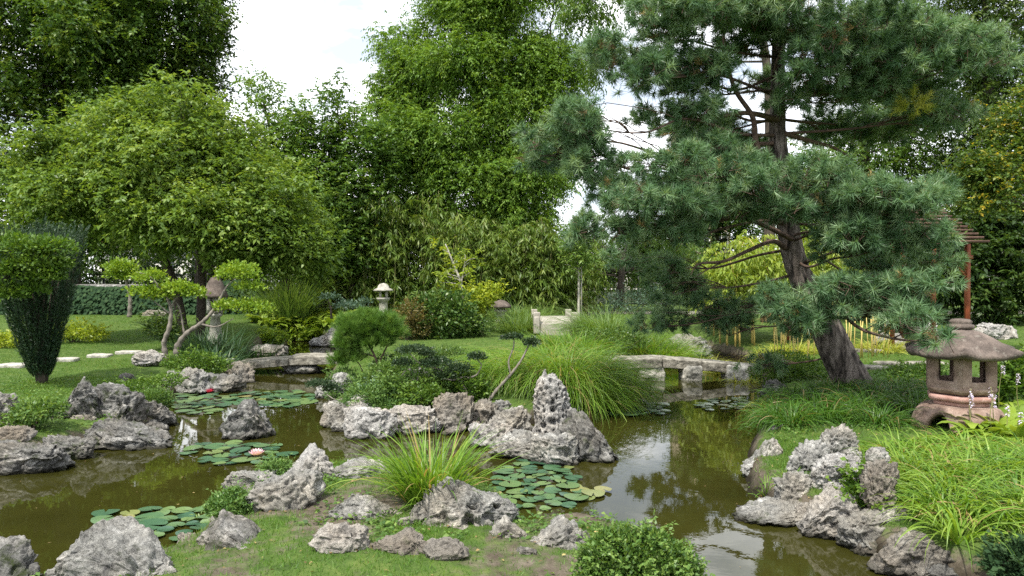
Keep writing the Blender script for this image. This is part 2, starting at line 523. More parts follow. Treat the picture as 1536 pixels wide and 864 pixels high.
M['gr_deep_shaded'] = leaf_mat("deep_shaded_grass_blade", [(0.0, (0.028, 0.08, 0.010)), (0.45, (0.055, 0.14, 0.016)), (0.9, (0.11, 0.21, 0.03)), (1.0, (0.28, 0.21, 0.09))], 0.4, 0.4)  # deep green blades, colour darkened further to stand in for the pine's shade
M['gr_iris'] = leaf_mat("iris_blade", S((0.022, 0.06, 0.025), (0.045, 0.10, 0.04), (0.085, 0.145, 0.055)), 0.3)
M['gr_reed'] = leaf_mat("reed_blade", S((0.075, 0.15, 0.035), (0.13, 0.22, 0.055), (0.20, 0.28, 0.08)), 0.4)
M['gr_yellow'] = leaf_mat("yellow_grass_blade", S((0.20, 0.26, 0.035), (0.32, 0.36, 0.055), (0.46, 0.46, 0.10)), 0.45)
M['lawn'] = leaf_mat("lawn_blade", [(0.0, (0.048, 0.12, 0.013)), (0.45, (0.095, 0.205, 0.023)), (0.8, (0.16, 0.26, 0.036)), (1.0, (0.24, 0.2, 0.07))], 0.35, 0.5)
M['hosta'] = leaf_mat("hosta_leaf", S((0.13, 0.22, 0.025), (0.22, 0.33, 0.04), (0.33, 0.42, 0.075)), 0.4, 0.35)
M['lily'] = leaf_mat("lily_pad_leaf", S((0.03, 0.08, 0.045), (0.06, 0.125, 0.055), (0.12, 0.18, 0.06)), 0.05, 0.27, 0.5)
M['lily_yellow'] = leaf_mat("yellow_lily_pad_leaf", S((0.10, 0.15, 0.05), (0.15, 0.17, 0.05), (0.20, 0.175, 0.065)), 0.05, 0.35, 0.5)
M['petal_pink'] = leaf_mat("pale_pink_petal", S((0.62, 0.40, 0.50), (0.74, 0.55, 0.64), (0.82, 0.70, 0.76)), 0.3)
M['petal_red'] = leaf_mat("magenta_petal", S((0.50, 0.04, 0.13), (0.62, 0.07, 0.18), (0.7, 0.14, 0.25)), 0.3)
M['stamen'] = leaf_mat("yellow_stamen", S((0.6, 0.36, 0.03), (0.66, 0.42, 0.04), (0.7, 0.46, 0.05)), 0.2)
M['petal_lilac'] = leaf_mat("lilac_petal", S((0.48, 0.42, 0.62), (0.6, 0.55, 0.72), (0.72, 0.68, 0.8)), 0.3)
M['litter'] = leaf_mat("fallen_leaf", S((0.10, 0.06, 0.025), (0.22, 0.15, 0.06), (0.40, 0.31, 0.12)), 0.1, 0.7)
# ---------------------------------------------------------------- the ground and the pond
def WP(px, py):
    Y = EYE * FPX / (py - HOR)
    return ((px - 768.0) / FPX * Y, Y)

SHORE = [(-420, 800), (-150, 735), (0, 706), (90, 681), (170, 665), (240, 642), (252, 622), (240, 606), (270, 590), (330, 580),
         (358, 566), (364, 552), (375, 535), (392, 520), (430, 512), (478, 511), (497, 519), (514, 538), (502, 556), (490, 575),
         (484, 592), (500, 612), (520, 632), (530, 652), (590, 648), (655, 640), (700, 636), (735, 640), (800, 636), (860, 624),
         (905, 610), (933, 594), (936, 575), (922, 556), (930, 538), (960, 526), (1010, 521), (1060, 527), (1118, 541), (1136, 560),
         (1148, 585), (1152, 605), (1144, 640), (1122, 690), (1118, 738), (1150, 760), (1205, 782), (1300, 830), (1420, 876),
         (1600, 950), (1700, 1150), (1150, 1100), (1075, 950), (1060, 880), (1010, 835), (900, 806), (862, 800), (800, 812), (776, 790),
         (760, 766), (736, 746), (700, 726), (640, 716), (560, 714), (500, 722), (440, 730), (384, 744), (350, 770),
         (326, 800), (300, 830), (240, 862), (150, 880), (50, 905), (-150, 930), (-420, 930)]
SHW = np.array([WP(*p) for p in SHORE])

def sdf(x, y):
    """distance to the shoreline, positive on land"""
    x = np.asarray(x, float); y = np.asarray(y, float)
    P = np.stack([x, y], -1)
    best = np.full(x.shape, 1e9)
    inside = np.zeros(x.shape, bool)
    n = len(SHW)
    for i in range(n):
        a, b = SHW[i], SHW[(i + 1) % n]
        ab = b - a
        t = np.clip(((P - a) @ ab) / (ab @ ab), 0, 1)
        d = np.linalg.norm(P - a - t[..., None] * ab, axis=-1)
        best = np.minimum(best, d)
        c = (a[1] > y) != (b[1] > y)
        if ab[1] != 0:
            inside ^= c & (x < ab[0] * (y - a[1]) / ab[1] + a[0])
    return np.where(inside, -best, best)

def land_h(x, y):
    z = 0.34 + 0.47 * sstep(13, 30, y)
    z = z + 0.10 * np.exp(-((x + 1.6) / 1.9) ** 2 - ((y - 13.6) / 2.2) ** 2)
    z = z + 0.02 * sstep(3.2, 5.5, x) * sstep(5, 7, y) * (1 - sstep(12, 15, y))
    return z

def ground_z(x, y):
    x = np.atleast_1d(np.asarray(x, float)); y = np.atleast_1d(np.asarray(y, float))
    d = sdf(x, y)
    q = np.stack([x, y, np.zeros_like(x)], -1)
    d = d + 0.07 * fbm(q * 2.2, 5, 3) * np.exp(-np.abs(d))
    t = sstep(-0.42, 0.20, d)
    h = land_h(x, y) + 0.035 * fbm(q * 0.9, 3, 3) + 0.018 * fbm(q * 5.0, 4, 2) * sstep(25, 12, y)
    edge = 1 - 0.45 * np.exp(-np.maximum(d, 0) / 0.45)
    return -0.55 * (1 - t) + h * edge * t

def gz(x, y):
    return float(ground_z([x], [y])[0])

def at_g(px, py):
    """the ground point seen at a photo position"""
    z = 0.35
    for _ in range(12):
        Y = (EYE - z) * FPX / max(py - HOR, 8)
        x = (px - 768.0) / FPX * Y
        z = 0.5 * z + 0.5 * max(gz(x, Y), 0.0)
    return np.array([x, Y, z])

def graded(lo, hi, core_lo, core_hi, step, grow):
    v = list(np.arange(core_lo, core_hi + 1e-6, step))
    s = step
    while v[-1] < hi:
        s *= grow
        v.append(v[-1] + s)
    s = step
    while v[0] > lo:
        s *= grow
        v.insert(0, v[0] - s)
    return np.array(v)

gx = graded(-400, 400, -8.5, 8.5, 0.07, 1.07)
gy = graded(-60, 900, 3.2, 15.5, 0.07, 1.05)
X, Yg = np.meshgrid(gx, gy)
Zg = ground_z(X.ravel(), Yg.ravel()).reshape(X.shape)
Vg = np.stack([X, Yg, Zg], -1).reshape(-1, 3)
nx, ny = len(gx), len(gy)
ii = (np.arange(ny - 1)[:, None] * nx + np.arange(nx - 1)[None, :]).ravel()
Fg = np.stack([ii, ii + 1, ii + nx + 1, ii + nx], 1)

def ground_mat():
    m, t, out = newmat("ground_soil_and_turf")
    g = t.nodes.new("ShaderNodeNewGeometry")
    vec = g.outputs["Position"]
    soil = ramp(t, [(0.3, (0.055, 0.043, 0.030)), (0.5, (0.11, 0.092, 0.068)), (0.7, (0.19, 0.165, 0.125))], noise_n(t, 7, 8, 0.7, vec))
    turf = ramp(t, [(0.3, (0.035, 0.065, 0.014)), (0.5, (0.065, 0.11, 0.022)), (0.7, (0.12, 0.155, 0.04))], noise_n(t, 5, 8, 0.7, vec))
    a = t.nodes.new("ShaderNodeAttribute")
    a.attribute_name = "rnd"
    nf = noise_n(t, 9, 5, 0.6, vec)
    ad = t.nodes.new("ShaderNodeMath"); ad.operation = 'ADD'
    t.links.new(a.outputs["Fac"], ad.inputs[0]); t.links.new(nf, ad.inputs[1])
    f = ramp(t, [(0.62, (0, 0, 0)), (0.92, (1, 1, 1))], ad.outputs[0])
    col = mixc(t, f, soil, turf)
    sx = t.nodes.new("ShaderNodeSeparateXYZ")
    t.links.new(vec, sx.inputs["Vector"])
    wm = t.nodes.new("ShaderNodeMath"); wm.operation = 'MULTIPLY_ADD'
    t.links.new(noise_n(t, 6, 5, 0.6, vec), wm.inputs[0]); wm.inputs[1].default_value = 0.14; t.links.new(sx.outputs["Z"], wm.inputs[2])
    wet = t.nodes.new("ShaderNodeMapRange")
    wet.inputs["From Min"].default_value = 0.12
    wet.inputs["From Max"].default_value = 0.24
    t.links.new(wm.outputs[0], wet.inputs["Value"])
    col = mixc(t, wet.outputs["Result"], (0.022, 0.018, 0.011), col)
    p = t.nodes.new("ShaderNodeBsdfPrincipled")
    p.inputs["Roughness"].default_value = 0.95
    p.inputs["Specular IOR Level"].default_value = 0.15
    t.links.new(col, p.inputs["Base Color"])
    t.links.new(bump(t, noise_n(t, 30, 6, 0.7, vec), 0.8, 0.03), p.inputs["Normal"])
    t.links.new(p.outputs["BSDF"], out.inputs["Surface"])
    return m

def turf_amount(x, y):
    """0 = bare soil, 1 = closed turf"""
    q = np.stack([x, y, np.zeros_like(x)], -1)
    d = sdf(x, y)
    near = sstep(9.5, 7.5, y) * sstep(3.5, 2.0, x)
    bare = near * (0.50 + 0.85 * fbm(q * 1.6, 41, 4))
    left = sstep(-3.5, -4.5, x) * sstep(11.5, 9.5, y) * (0.35 + 0.5 * fbm(q * 1.7, 42, 3))
    right = sstep(3.2, 4.2, x) * sstep(10.5, 9, y) * (0.3 + 0.5 * fbm(q * 1.7, 43, 3))
    t = 1.0 - np.clip(bare, 0, 1) - np.clip(left, 0, 1) - np.clip(right, 0, 1)
    return np.clip(t * sstep(0.0, 0.35, d), 0, 1)

a = Acc().add(Vg, Fg, turf_amount(Vg[:, 0], Vg[:, 1]))
g_ob = build("ground", a, ground_mat(), smooth=True)
tag(g_ob, kind='structure')

def water_mat():
    m, t, out = newmat("murky_pond_water")
    g = t.nodes.new("ShaderNodeNewGeometry")
    vec = g.outputs["Position"]
    col = ramp(t, [(0.3, (0.018, 0.0182, 0.0035)), (0.7, (0.033, 0.0325, 0.0065))], noise_n(t, 0.7, 5, 0.6, vec))
    p = t.nodes.new("ShaderNodeBsdfPrincipled")
    p.inputs["Roughness"].default_value = 0.015
    p.inputs["IOR"].default_value = 1.42
    t.links.new(col, p.inputs["Base Color"])
    b = bump(t, noise_n(t, 3.0, 3, 0.5, vec), 0.05, 0.02)
    b = bump(t, noise_n(t, 14.0, 2, 0.5, vec), 0.03, 0.006, b)
    t.links.new(b, p.inputs["Normal"])
    t.links.new(p.outputs["BSDF"], out.inputs["Surface"])
    return m

wx = np.linspace(-16, 10, 40); wy = np.linspace(1.5, 28, 40)
WX, WY = np.meshgrid(wx, wy)
jj = (np.arange(39)[:, None] * 40 + np.arange(39)[None, :]).ravel()
a = Acc().add(np.stack([WX, WY, WX * 0], -1).reshape(-1, 3), np.stack([jj, jj + 1, jj + 41, jj + 40], 1))
tag(build("pond_water", a, water_mat(), smooth=True), kind='structure')

# gravel path that crosses the back of the garden, with its stone kerb
px_ = np.linspace(-6, 30, 60)
py0 = 29.0 + 0.6 * np.sin(px_ * 0.12)
rowA = np.stack([px_, py0, ground_z(px_, py0) + 0.03], 1)
rowB = np.stack([px_, py0 + 1.4, ground_z(px_, py0 + 1.4) + 0.03], 1)
k = np.arange(59)
a = Acc().add(np.concatenate([rowA, rowB]), np.stack([k, k + 1, k + 61, k + 60], 1))
tag(build("garden_path", a, M['gravel']), kind='structure')
kerb = Acc()
kb = []
for off, dz in ((-0.16, -0.1), (-0.16, 0.12), (-0.02, 0.12), (-0.02, -0.1)):
    kb.append(np.stack([px_, py0 + off, ground_z(px_, py0) + dz], 1))
kb = np.concatenate(kb)
for q in range(3):
    kerb.add(kb, np.stack([k + q * 60, k + q * 60 + 1, k + (q + 1) * 60 + 1, k + (q + 1) * 60], 1))
tag(build("path_kerb", kerb, M['concrete']), kind='structure')

# ---------------------------------------------------------------- rocks
def rock_acc(c, dims, seed, sub=5, pits=0.5, facets=9, profile=None, layers=0.0, rot=0.0, rough=1.0, sink=0.3, lean=0.0, boxy=0.72, column=False):
    r = rng(seed)
    d, F = ico(sub)
    o = r.uniform(-50, 50, 3)
    P = np.sign(d) * np.abs(d) ** boxy
    P = P * (1 + 0.34 * fbm(d * 1.2 + o, seed, 3))[:, None]
    for _ in range(facets):
        n = unit(r.normal(size=3) * np.array([1, 1, 0.8]))
        off = r.uniform(0.55, 0.92)
        k = np.maximum(0, P @ n - off)
        P = P - (k * 0.75)[:, None] * n
    rid = 1 - np.abs(fbm(d * 2.3 + o, seed + 11, 4)) * 2.2
    P = P * (1 + 1.2 * rough * (0.13 * (rid - 0.5) + 0.09 * fbm(d * 4.5 + o, seed + 3, 3, .5)))[:, None]
    if pits > 0:
        w = worley(d * 2.6 + o + 0.25 * np.stack([fbm(d * 4 + o, seed + q, 2) for q in (21, 22, 23)], 1), seed)
        P = P * (1 - pits * 0.3 * sstep(0.46, 0.10, w))[:, None]
    if layers > 0:
        ph = (P @ unit(np.array([0.25, 0.3, 1.0]) + r.normal(size=3) * 0.2)) * 16 + 2.0 * fbm(d * 2 + o, seed + 31, 2)
        P = P * (1 + layers * 0.035 * (np.abs(np.sin(ph)) - 0.5))[:, None]
    cs, sn = math.cos(rot), math.sin(rot)
    P = np.stack([P[:, 0] * cs - P[:, 1] * sn, P[:, 0] * sn + P[:, 1] * cs, P[:, 2]], 1)
    lo, hi = P.min(0), P.max(0)
    P = (P - (lo + hi) / 2) / (hi - lo) * 2          # -1..1
    z = (P[:, 2] + 1) / 2                              # 0..1
    if column:                                         # keep the girth all the way up, then round the top off
        rr = np.hypot(P[:, 0], P[:, 1])
        hb = np.array([np.percentile(rr[(z >= k_ / 12) & (z <= (k_ + 1.5) / 12)], 95) if ((z >= k_ / 12) & (z <= (k_ + 1.5) / 12)).any() else 0.2 for k_ in range(12)])
        f_ = np.clip((0.98 - 0.14 * z + 0.06 * np.sin(z * 9)) / np.interp(z, (np.arange(12) + .7) / 12, hb), .5, 2.6)
        f_ = f_ * np.sqrt(np.clip(1 - (np.maximum(z - .86, 0) / .16) ** 2, 0.02, 1))
        P[:, 0] *= f_; P[:, 1] *= f_
        P[:, :2] /= np.abs(P[:, :2]).max(0)
    if profile is not None:
        pr = np.array(profile, float)
        z = z * np.interp(P[:, 0] + 0.12 * P[:, 1], pr[:, 0], pr[:, 1])
    x = P[:, 0] * dims[0] / 2 + lean * z * dims[2]
    V = np.stack([x, P[:, 1] * dims[1] / 2, (z * (1 + sink) - sink) * dims[2]], 1)
    # weathering in real space, the same in every direction
    s = (dims[0] * dims[1] * dims[2] * 1.3) ** (1 / 3.0)
    q = V / s
    N = unit(V / np.array([dims[0] / 2, dims[1] / 2, dims[2] * .7]) ** 2 - np.array([0, 0, .25]))
    e = rough * (0.075 * (0.45 - np.abs(fbm(q * 3.2 + o, seed + 41, 4, .55))) * 2 + 0.06 * fbm(q * 7 + o, seed + 43, 3, .6) + 0.03 * fbm(q * 19 + o, seed + 45, 3, .6))
    if pits > 0:
        qw = q + 0.06 * np.stack([vnoise(q * 6 + o + 9 * k_, seed + k_) for k_ in (1, 2, 3)], 1)
        e = e - pits * 0.17 * sstep(0.40, 0.08, worley(qw * 4.2 + o, seed + 47)) - pits * 0.07 * sstep(0.42, 0.1, worley(qw * 10 + o, seed + 49))
    V = V + N * (s * e)[:, None] + np.asarray(c)
    return V, F

def rock(bb, zb, mat, label, seed, depth=0.8, sub=6, group=None, cat='rock', name='rock', wm=1.15, **kw):
    """bb = where it shows in the photo (x0, y0, x1, y1); zb = height of the ground or water it stands on"""
    x0, y0, x1, y1 = bb
    Yf = (EYE - zb) * FPX / (y1 - HOR)
    w = (x1 - x0) / FPX * Yf
    dp = w * depth
    Yc = Yf + dp * 0.42
    w = (x1 - x0) / FPX * Yc * wm
    ztop = EYE + (HOR - y0) / FPX * (Yc + dp * 0.05)
    h = max(ztop - zb, 0.06)
    c = np.array([((x0 + x1) / 2 - 768) / FPX * Yc, Yc, zb])
    V, F = rock_acc(c, (w, dp, h), seed, sub=sub, **kw)
    ob = build(name, Acc().add(V, F), M[mat], smooth=True, base=c)
    return tag(ob, label, cat, group)

GN, GW, GI, GL, GR = 'rocks on the near bank', 'rocks of the pinnacle in the pond', 'rocks edging the planted island', 'rocks along the left bank', 'rocks along the right bank'
ROCKS = [
 # near bank
 ((34, 782, 266, 915), 0.16, 'rock', 'largest jagged grey rock at the very front, below the left front lily pads', 101, GN, dict(depth=0.7, sub=7, pits=0.25, facets=14, layers=0.5, profile=[(-1, .45), (-.5, .72), (-.15, 1), (.2, .93), (.6, .75), (1, .45)])),
 ((-70, 812, 50, 905), 0.16, 'rock_dark', 'dark grey rock in the bottom left corner beside the largest front rock', 102, GN, dict(depth=0.7, pits=0.2)),
 ((296, 776, 428, 852), 0.18, 'rock_dark', 'low dark sloping slab of rock below the small yellow green shrub', 103, GN, dict(depth=0.75, pits=0.2, facets=12, profile=[(-1, .6), (-.4, 1), (.2, .8), (1, .35)])),
 ((374, 708, 474, 788), 0.2, 'rock', 'dark grey pitted boulder between the yellow green shrub and the pale upright knob', 104, GN, dict(depth=0.75, pits=0.35, facets=12)),
 ((428, 672, 499, 748), 0.14, 'rock_pale', 'pale upright knob of rock at the water edge below the pink water lily', 105, GN, dict(depth=0.75, pits=0.55, layers=0.3, profile=[(-1, .55), (-.5, .75), (0, 1), (.5, .98), (1, .7)])),
 ((340, 706, 412, 750), 0.12, 'rock', 'small peaked rock peering out behind the dark pitted boulder', 106, GN, dict(depth=0.8, pits=0.3)),
 ((488, 694, 585, 742), 0.18, 'rock', 'low layered grey rock just left of the front grass clump', 107, GN, dict(depth=0.8, pits=0.3, layers=1.0)),
 ((500, 740, 602, 788), 0.3, 'rock', 'low triangular grey rock below the front grass clump', 108, GN, dict(depth=0.7, pits=0.3, profile=[(-1, .5), (-.35, 1), (.1, .85), (.5, .5), (1, .3)])),
 ((612, 722, 774, 800), 0.26, 'rock', 'broad pale grey rock riddled with holes in front of the grass clump', 109, GN, dict(depth=0.62, sub=7, pits=0.9, facets=10, profile=[(-1, .45), (-.6, .75), (-.25, .93), (0, 1), (.3, .78), (.6, .72), (1, .4)])),
 ((738, 776, 800, 828), 0.2, 'rock', 'small wedge of grey rock at the right foot of the holed rock', 110, GN, dict(depth=0.8, pits=0.4, profile=[(-1, .7), (-.3, 1), (.4, .7), (1, .35)])),
 ((798, 776, 890, 846), 0.2, 'rock', 'upright rugged rock standing beside the clipped box bush', 111, GN, dict(depth=0.7, pits=0.45, facets=12, profile=[(-1, .5), (-.5, .7), (.1, 1), (.6, .9), (1, .6)])),
 ((474, 791, 547, 838), 0.32, 'rock_pale', 'white wrinkled rock lying in the front turf', 112, GN, dict(depth=0.7, pits=0.4, layers=0.8)),
 ((545, 795, 634, 838), 0.32, 'rock_tan', 'flat brownish rock lying right of the white wrinkled rock', 113, GN, dict(depth=0.65, pits=0.15, profile=[(-1, .6), (0, .7), (.5, 1), (1, .6)])),
 ((640, 808, 699, 842), 0.33, 'rock_tan', 'small smooth brownish stone lying on the bare soil at the front', 114, GN, dict(depth=0.8, pits=0.0, rough=0.6)),
 # the lone rock and the pinnacle group
 ((341, 596, 404, 660), 0.0, 'rock_dark', 'dark pointed rock standing alone in the open water', 120, None, dict(depth=0.85, pits=0.5, profile=[(-1, .6), (-.4, .85), (.1, 1), (.5, .8), (1, .45)])),
 ((795, 553, 859, 672), 0.02, 'rock_pale', 'tall pale pitted pinnacle of rock rising from the pond', 121, GW, dict(depth=0.75, sub=7, pits=1.25, facets=5, boxy=0.6, column=True, wm=1.0, rough=.7, profile=[(-1, .78), (-.7, .93), (-.4, 1), (0, .99), (.45, .93), (.8, .8), (1, .6)])),
 ((736, 610, 794, 664), 0.02, 'rock', 'square grey block directly left of the tall pinnacle', 122, GW, dict(depth=0.8, pits=0.4, facets=12)),
 ((706, 634, 768, 672), 0.0, 'rock_pale', 'low leftmost rock of the pinnacle group', 123, GW, dict(depth=0.8, pits=0.6)),
 ((742, 648, 826, 690), 0.0, 'rock', 'low rock below the tall pinnacle with a white end', 124, GW, dict(depth=0.7, pits=0.6)),
 ((800, 655, 872, 700), 0.0, 'rock', 'nearest low pitted rock of the pinnacle group', 125, GW, dict(depth=0.8, pits=0.7)),
 ((842, 616, 918, 694), 0.0, 'rock_dark', 'dark sloping rock at the right end of the pinnacle group', 126, GW, dict(depth=0.8, pits=0.45, facets=12, profile=[(-1, .8), (-.4, 1), (.1, .9), (.6, .6), (1, .3)])),
 # island
 ((521, 612, 592, 659), 0.0, 'rock_pale', 'pale rock with vertical streaks at the front left corner of the island', 130, GI, dict(depth=0.8, pits=0.25, facets=12)),
 ((576, 607, 653, 652), 0.0, 'rock_pale', 'broad pale rock in the middle of the island front', 131, GI, dict(depth=0.75, pits=0.3, layers=0.4)),
 ((646, 590, 706, 648), 0.0, 'rock_tan', 'squarish flat faced rock at the front right of the island', 132, GI, dict(depth=0.7, pits=0.15, facets=14)),
 ((610, 588, 645, 616), 0.2, 'rock', 'small rock tucked above the broad pale island rock', 133, GI, dict(depth=0.8, sub=5)),
 ((516, 592, 562, 634), 0.08, 'rock_pale', 'small upright cream rock at the left of the island', 134, GI, dict(depth=0.8, sub=5, facets=12)),
 ((486, 602, 528, 642), 0.0, 'rock', 'grey rock at the left water edge of the island', 135, GI, dict(depth=0.9, sub=5)),
 ((476, 577, 502, 598), 0.0, 'rock', 'small round rock at the farthest left tip of the island', 136, GI, dict(depth=0.9, sub=5)),
 ((603, 553, 642, 588), 0.42, 'rock_pale', 'white rock half hidden in the shrubs on top of the island', 137, GI, dict(depth=0.8, sub=5, pits=0.6)),
 ((702, 600, 744, 636), 0.05, 'rock_tan', 'mossy rock under the leaning bonsai trunk', 138, GI, dict(depth=0.8, sub=5)),
 ((500, 560, 528, 585), 0.3, 'rock', 'small grey rock below the young brushy pine', 139, GI, dict(depth=0.8, sub=5)),
 # left bank
 ((78, 568, 142, 628), 0.3, 'rock_dark', 'brown grey peaked rock on the left bank behind the turf edge', 140, GL, dict(depth=0.8, pits=0.5, profile=[(-1, .35), (-.2, .6), (.3, 1), (.7, .9), (1, .5)])),
 ((136, 576, 212, 632), 0.2, 'rock_dark', 'lumpy dark rock left of the small clipped ball', 141, GL, dict(depth=0.8, pits=0.7)),
 ((124, 628, 254, 675), 0.0, 'rock_dark', 'long dark ledge of rock jutting into the pond below the clipped ball', 142, GL, dict(depth=0.6, pits=0.5, profile=[(-1, .5), (-.5, 1), (0, .8), (.5, .6), (1, .35)])),
 ((-50, 588, 30, 645), 0.28, 'rock', 'grey rock cut off by the left edge of the photo on the left bank', 143, GL, dict(depth=0.8, pits=0.5)),
 ((-60, 664, 92, 712), 0.0, 'rock_dark', 'low dark rim rock at the far left water edge', 144, GL, dict(depth=0.5, pits=0.4)),
 ((60, 655, 140, 692), 0.0, 'rock_dark', 'dark rim rock between the low far left rim and the long ledge', 145, GL, dict(depth=0.7, pits=0.4)),
 ((198, 604, 256, 642), 0.02, 'rock_dark', 'flat dark rock carrying the small clipped ball', 146, GL, dict(depth=0.9, pits=0.4)),
 ((244, 556, 266, 576), 0.32, 'rock', 'small grey stone on the bank at the head of the lily pads', 147, GL, dict(depth=0.9, sub=5)),
 ((264, 552, 312, 588), 0.06, 'rock', 'grey rock at the water edge below the crooked pruned trunks', 148, GL, dict(depth=0.8, sub=5)),
 ((300, 562, 362, 590), 0.0, 'rock_dark', 'low dark rock at the water edge left of the left bridge', 149, GL, dict(depth=0.7, sub=5)),
 ((204, 526, 244, 546), 0.42, 'rock_pale', 'bright white rock lying on the left lawn', 150, None, dict(depth=0.8, sub=5, pits=0.5)),
 ((340, 543, 378, 574), 0.02, 'rock_tan', 'brownish rock under the left end of the left bridge', 151, GL, dict(depth=0.9, sub=5)),
 ((468, 492, 502, 520), 0.0, 'rock_pale', 'grey rock behind the left bridge on the far shore', 152, None, dict(boxy=1.0, profile=[(-1, .5), (0, .7), (.6, 1), (1, .7)], depth=0.9, sub=5)),
 ((492, 488, 514, 513), 0.5, 'rock_pale', 'upright grey rock behind the young brushy pine', 153, None, dict(depth=0.8, sub=5)),
 ((380, 518, 428, 536), 0.2, 'rock_dark', 'dark flat rock just behind the left bridge', 154, None, dict(depth=0.8, sub=5)),
 # by the right bridge
 ((1145, 570, 1195, 604), 0.0, 'rock_dark', 'dark boulder on the shore in front of the pine trunk', 160, GR, dict(depth=0.9, pits=0.6)),
 ((1008, 503, 1062, 532), 0.1, 'rock', 'grey rock pile behind the right bridge', 161, None, dict(depth=0.9, sub=5, pits=0.6)),
 ((982, 512, 1012, 532), 0.1, 'rock_pale', 'small pale rock behind the middle of the right bridge', 162, None, dict(depth=0.9, sub=5)),
 ((1140, 532, 1182, 556), 0.25, 'rock_dark', 'mossy rock right of the right bridge', 163, GR, dict(depth=0.9, sub=5)),
 # right bank
 ((1222, 638, 1274, 694), 0.32, 'rock', 'pale knobbly rock leaning out of the grass, topmost on the right bank', 170, GR, dict(depth=0.7, pits=0.8, lean=0.25)),
 ((1182, 660, 1236, 716), 0.26, 'rock', 'grey knobbly rock just below the topmost right bank rock', 171, GR, dict(depth=0.8, pits=0.7, lean=0.2)),
 ((1222, 682, 1296, 732), 0.3, 'rock_pale', 'broad pale wrinkled rock in the middle of the right bank', 172, GR, dict(depth=0.75, pits=0.7, layers=0.5)),
 ((1116, 650, 1174, 722), 0.0, 'rock', 'grey sloping rock at the left end of the right bank rocks', 173, GR, dict(depth=0.9, pits=0.3, profile=[(-1, .45), (-.3, .6), (.4, 1), (1, .8)])),
 ((1166, 708, 1222, 764), 0.06, 'rock', 'rounded grey rock with a dark foot near the right shore', 174, GR, dict(depth=0.85, pits=0.5)),
 ((1302, 672, 1332, 704), 0.52, 'rock', 'small round stone balanced on the dark stacked rock', 175, GR, dict(depth=0.9, sub=5, pits=0.2, sink=0.05)),
 ((1296, 692, 1348, 765), 0.3, 'rock_tan', 'dark stacked rock carrying a small round stone', 176, GR, dict(depth=0.7, pits=0.5, layers=0.6)),
 ((1204, 730, 1296, 806), 0.04, 'rock_pale', 'largest white rock on the right shore', 177, GR, dict(depth=0.75, pits=0.3, facets=12, profile=[(-1, .4), (-.5, .85), (0, 1), (.5, .85), (1, .5)])),
 ((1262, 764, 1352, 826), 0.04, 'rock', 'grey rock right of the largest white rock at the water', 178, GR, dict(depth=0.75, pits=0.4)),
 ((1312, 786, 1450, 866), 0.02, 'rock_tan', 'long low brownish rock at the water below the bright grass', 179, GR, dict(depth=0.6, pits=0.3, profile=[(-1, .7), (-.3, .9), (.3, .7), (1, .4)])),
 ((1100, 736, 1232, 790), 0.0, 'rock', 'flat grey ledge reaching into the water left of the largest white rock', 180, GR, dict(depth=0.7, pits=0.3, profile=[(-1, .35), (0, .6), (.6, .8), (1, 1)])),
 ((1150, 640, 1190, 668), 0.1, 'rock_dark', 'dark rock half under the grass at the right shore', 181, GR, dict(depth=0.9, sub=5)),
 # far right
 ((1322, 480, 1404, 502), 0.5, 'rock_pale', 'long white rock at the foot of the red posts', 190, None, dict(depth=0.5, sub=5)),
 ((1464, 486, 1520, 510), 0.5, 'rock_pale', 'white rock right of the lantern roof knob at the back', 191, None, dict(depth=0.7, sub=5)),
 ((1312, 500, 1352, 518), 0.5, 'rock', 'low grey rock beside the yellow bamboo stakes', 192, None, dict(depth=0.8, sub=5)),
 ((202, 460, 222, 478), 0.62, 'rock_pale', 'small white rock at the foot of the ivy bank', 193, None, dict(depth=0.8, sub=5)),
 ((212, 466, 250, 482), 0.6, 'rock_tan', 'tan rock at the edge of the far left lawn', 194, None, dict(depth=0.8, sub=5)),
]
FILL = [((1168, 738, 1206, 760), .06), ((1196, 752, 1232, 782), .03), ((1284, 800, 1326, 836), .0), ((1330, 818, 1372, 850), .0), ((1172, 700, 1200, 722), .16), ((1240, 725, 1266, 742), .28), ((1150, 712, 1176, 736), .03), ((1390, 846, 1440, 880), .0),
        ((1136, 688, 1160, 708), .02), ((1268, 672, 1294, 690), .36), ((1206, 716, 1232, 738), .16), ((1340, 760, 1372, 790), .2)]
ROCKS += [(bb, z, ('rock', 'rock_pale', 'rock_tan', 'rock_dark')[i % 4], 'small grey stone wedged between the larger right bank rocks', 200 + i, 'small stones among the right bank rocks', dict(sub=5, depth=.9, pits=.4)) for i, (bb, z) in enumerate(FILL)]
FILL = [((36, 690, 76, 712), .0), ((88, 664, 122, 684), .05), ((112, 622, 140, 640), .2), ((210, 632, 246, 650), .0), ((256, 574, 284, 590), .0), ((-10, 640, 40, 668), .2), ((180, 560, 200, 574), .35)]
ROCKS += [(bb, z, ('rock_dark', 'rock', 'rock_tan')[i % 3], 'small dark stone at the edge of the left bank', 230 + i, 'small stones along the left bank', dict(sub=5, depth=.9, pits=.4)) for i, (bb, z) in enumerate(FILL)]
FILL = [((562, 640, 590, 658), .0), ((640, 630, 660, 650), .0), ((700, 632, 722, 648), .0), ((500, 632, 524, 648), .0), ((592, 590, 612, 608), .25), ((664, 640, 690, 654), .0), ((742, 600, 766, 618), .2)]
ROCKS += [(bb, z, ('rock', 'rock_pale', 'rock_tan')[i % 3], 'small stone wedged between the larger island rocks', 250 + i, 'small stones among the island rocks', dict(sub=5, depth=.9, pits=.4)) for i, (bb, z) in enumerate(FILL)]
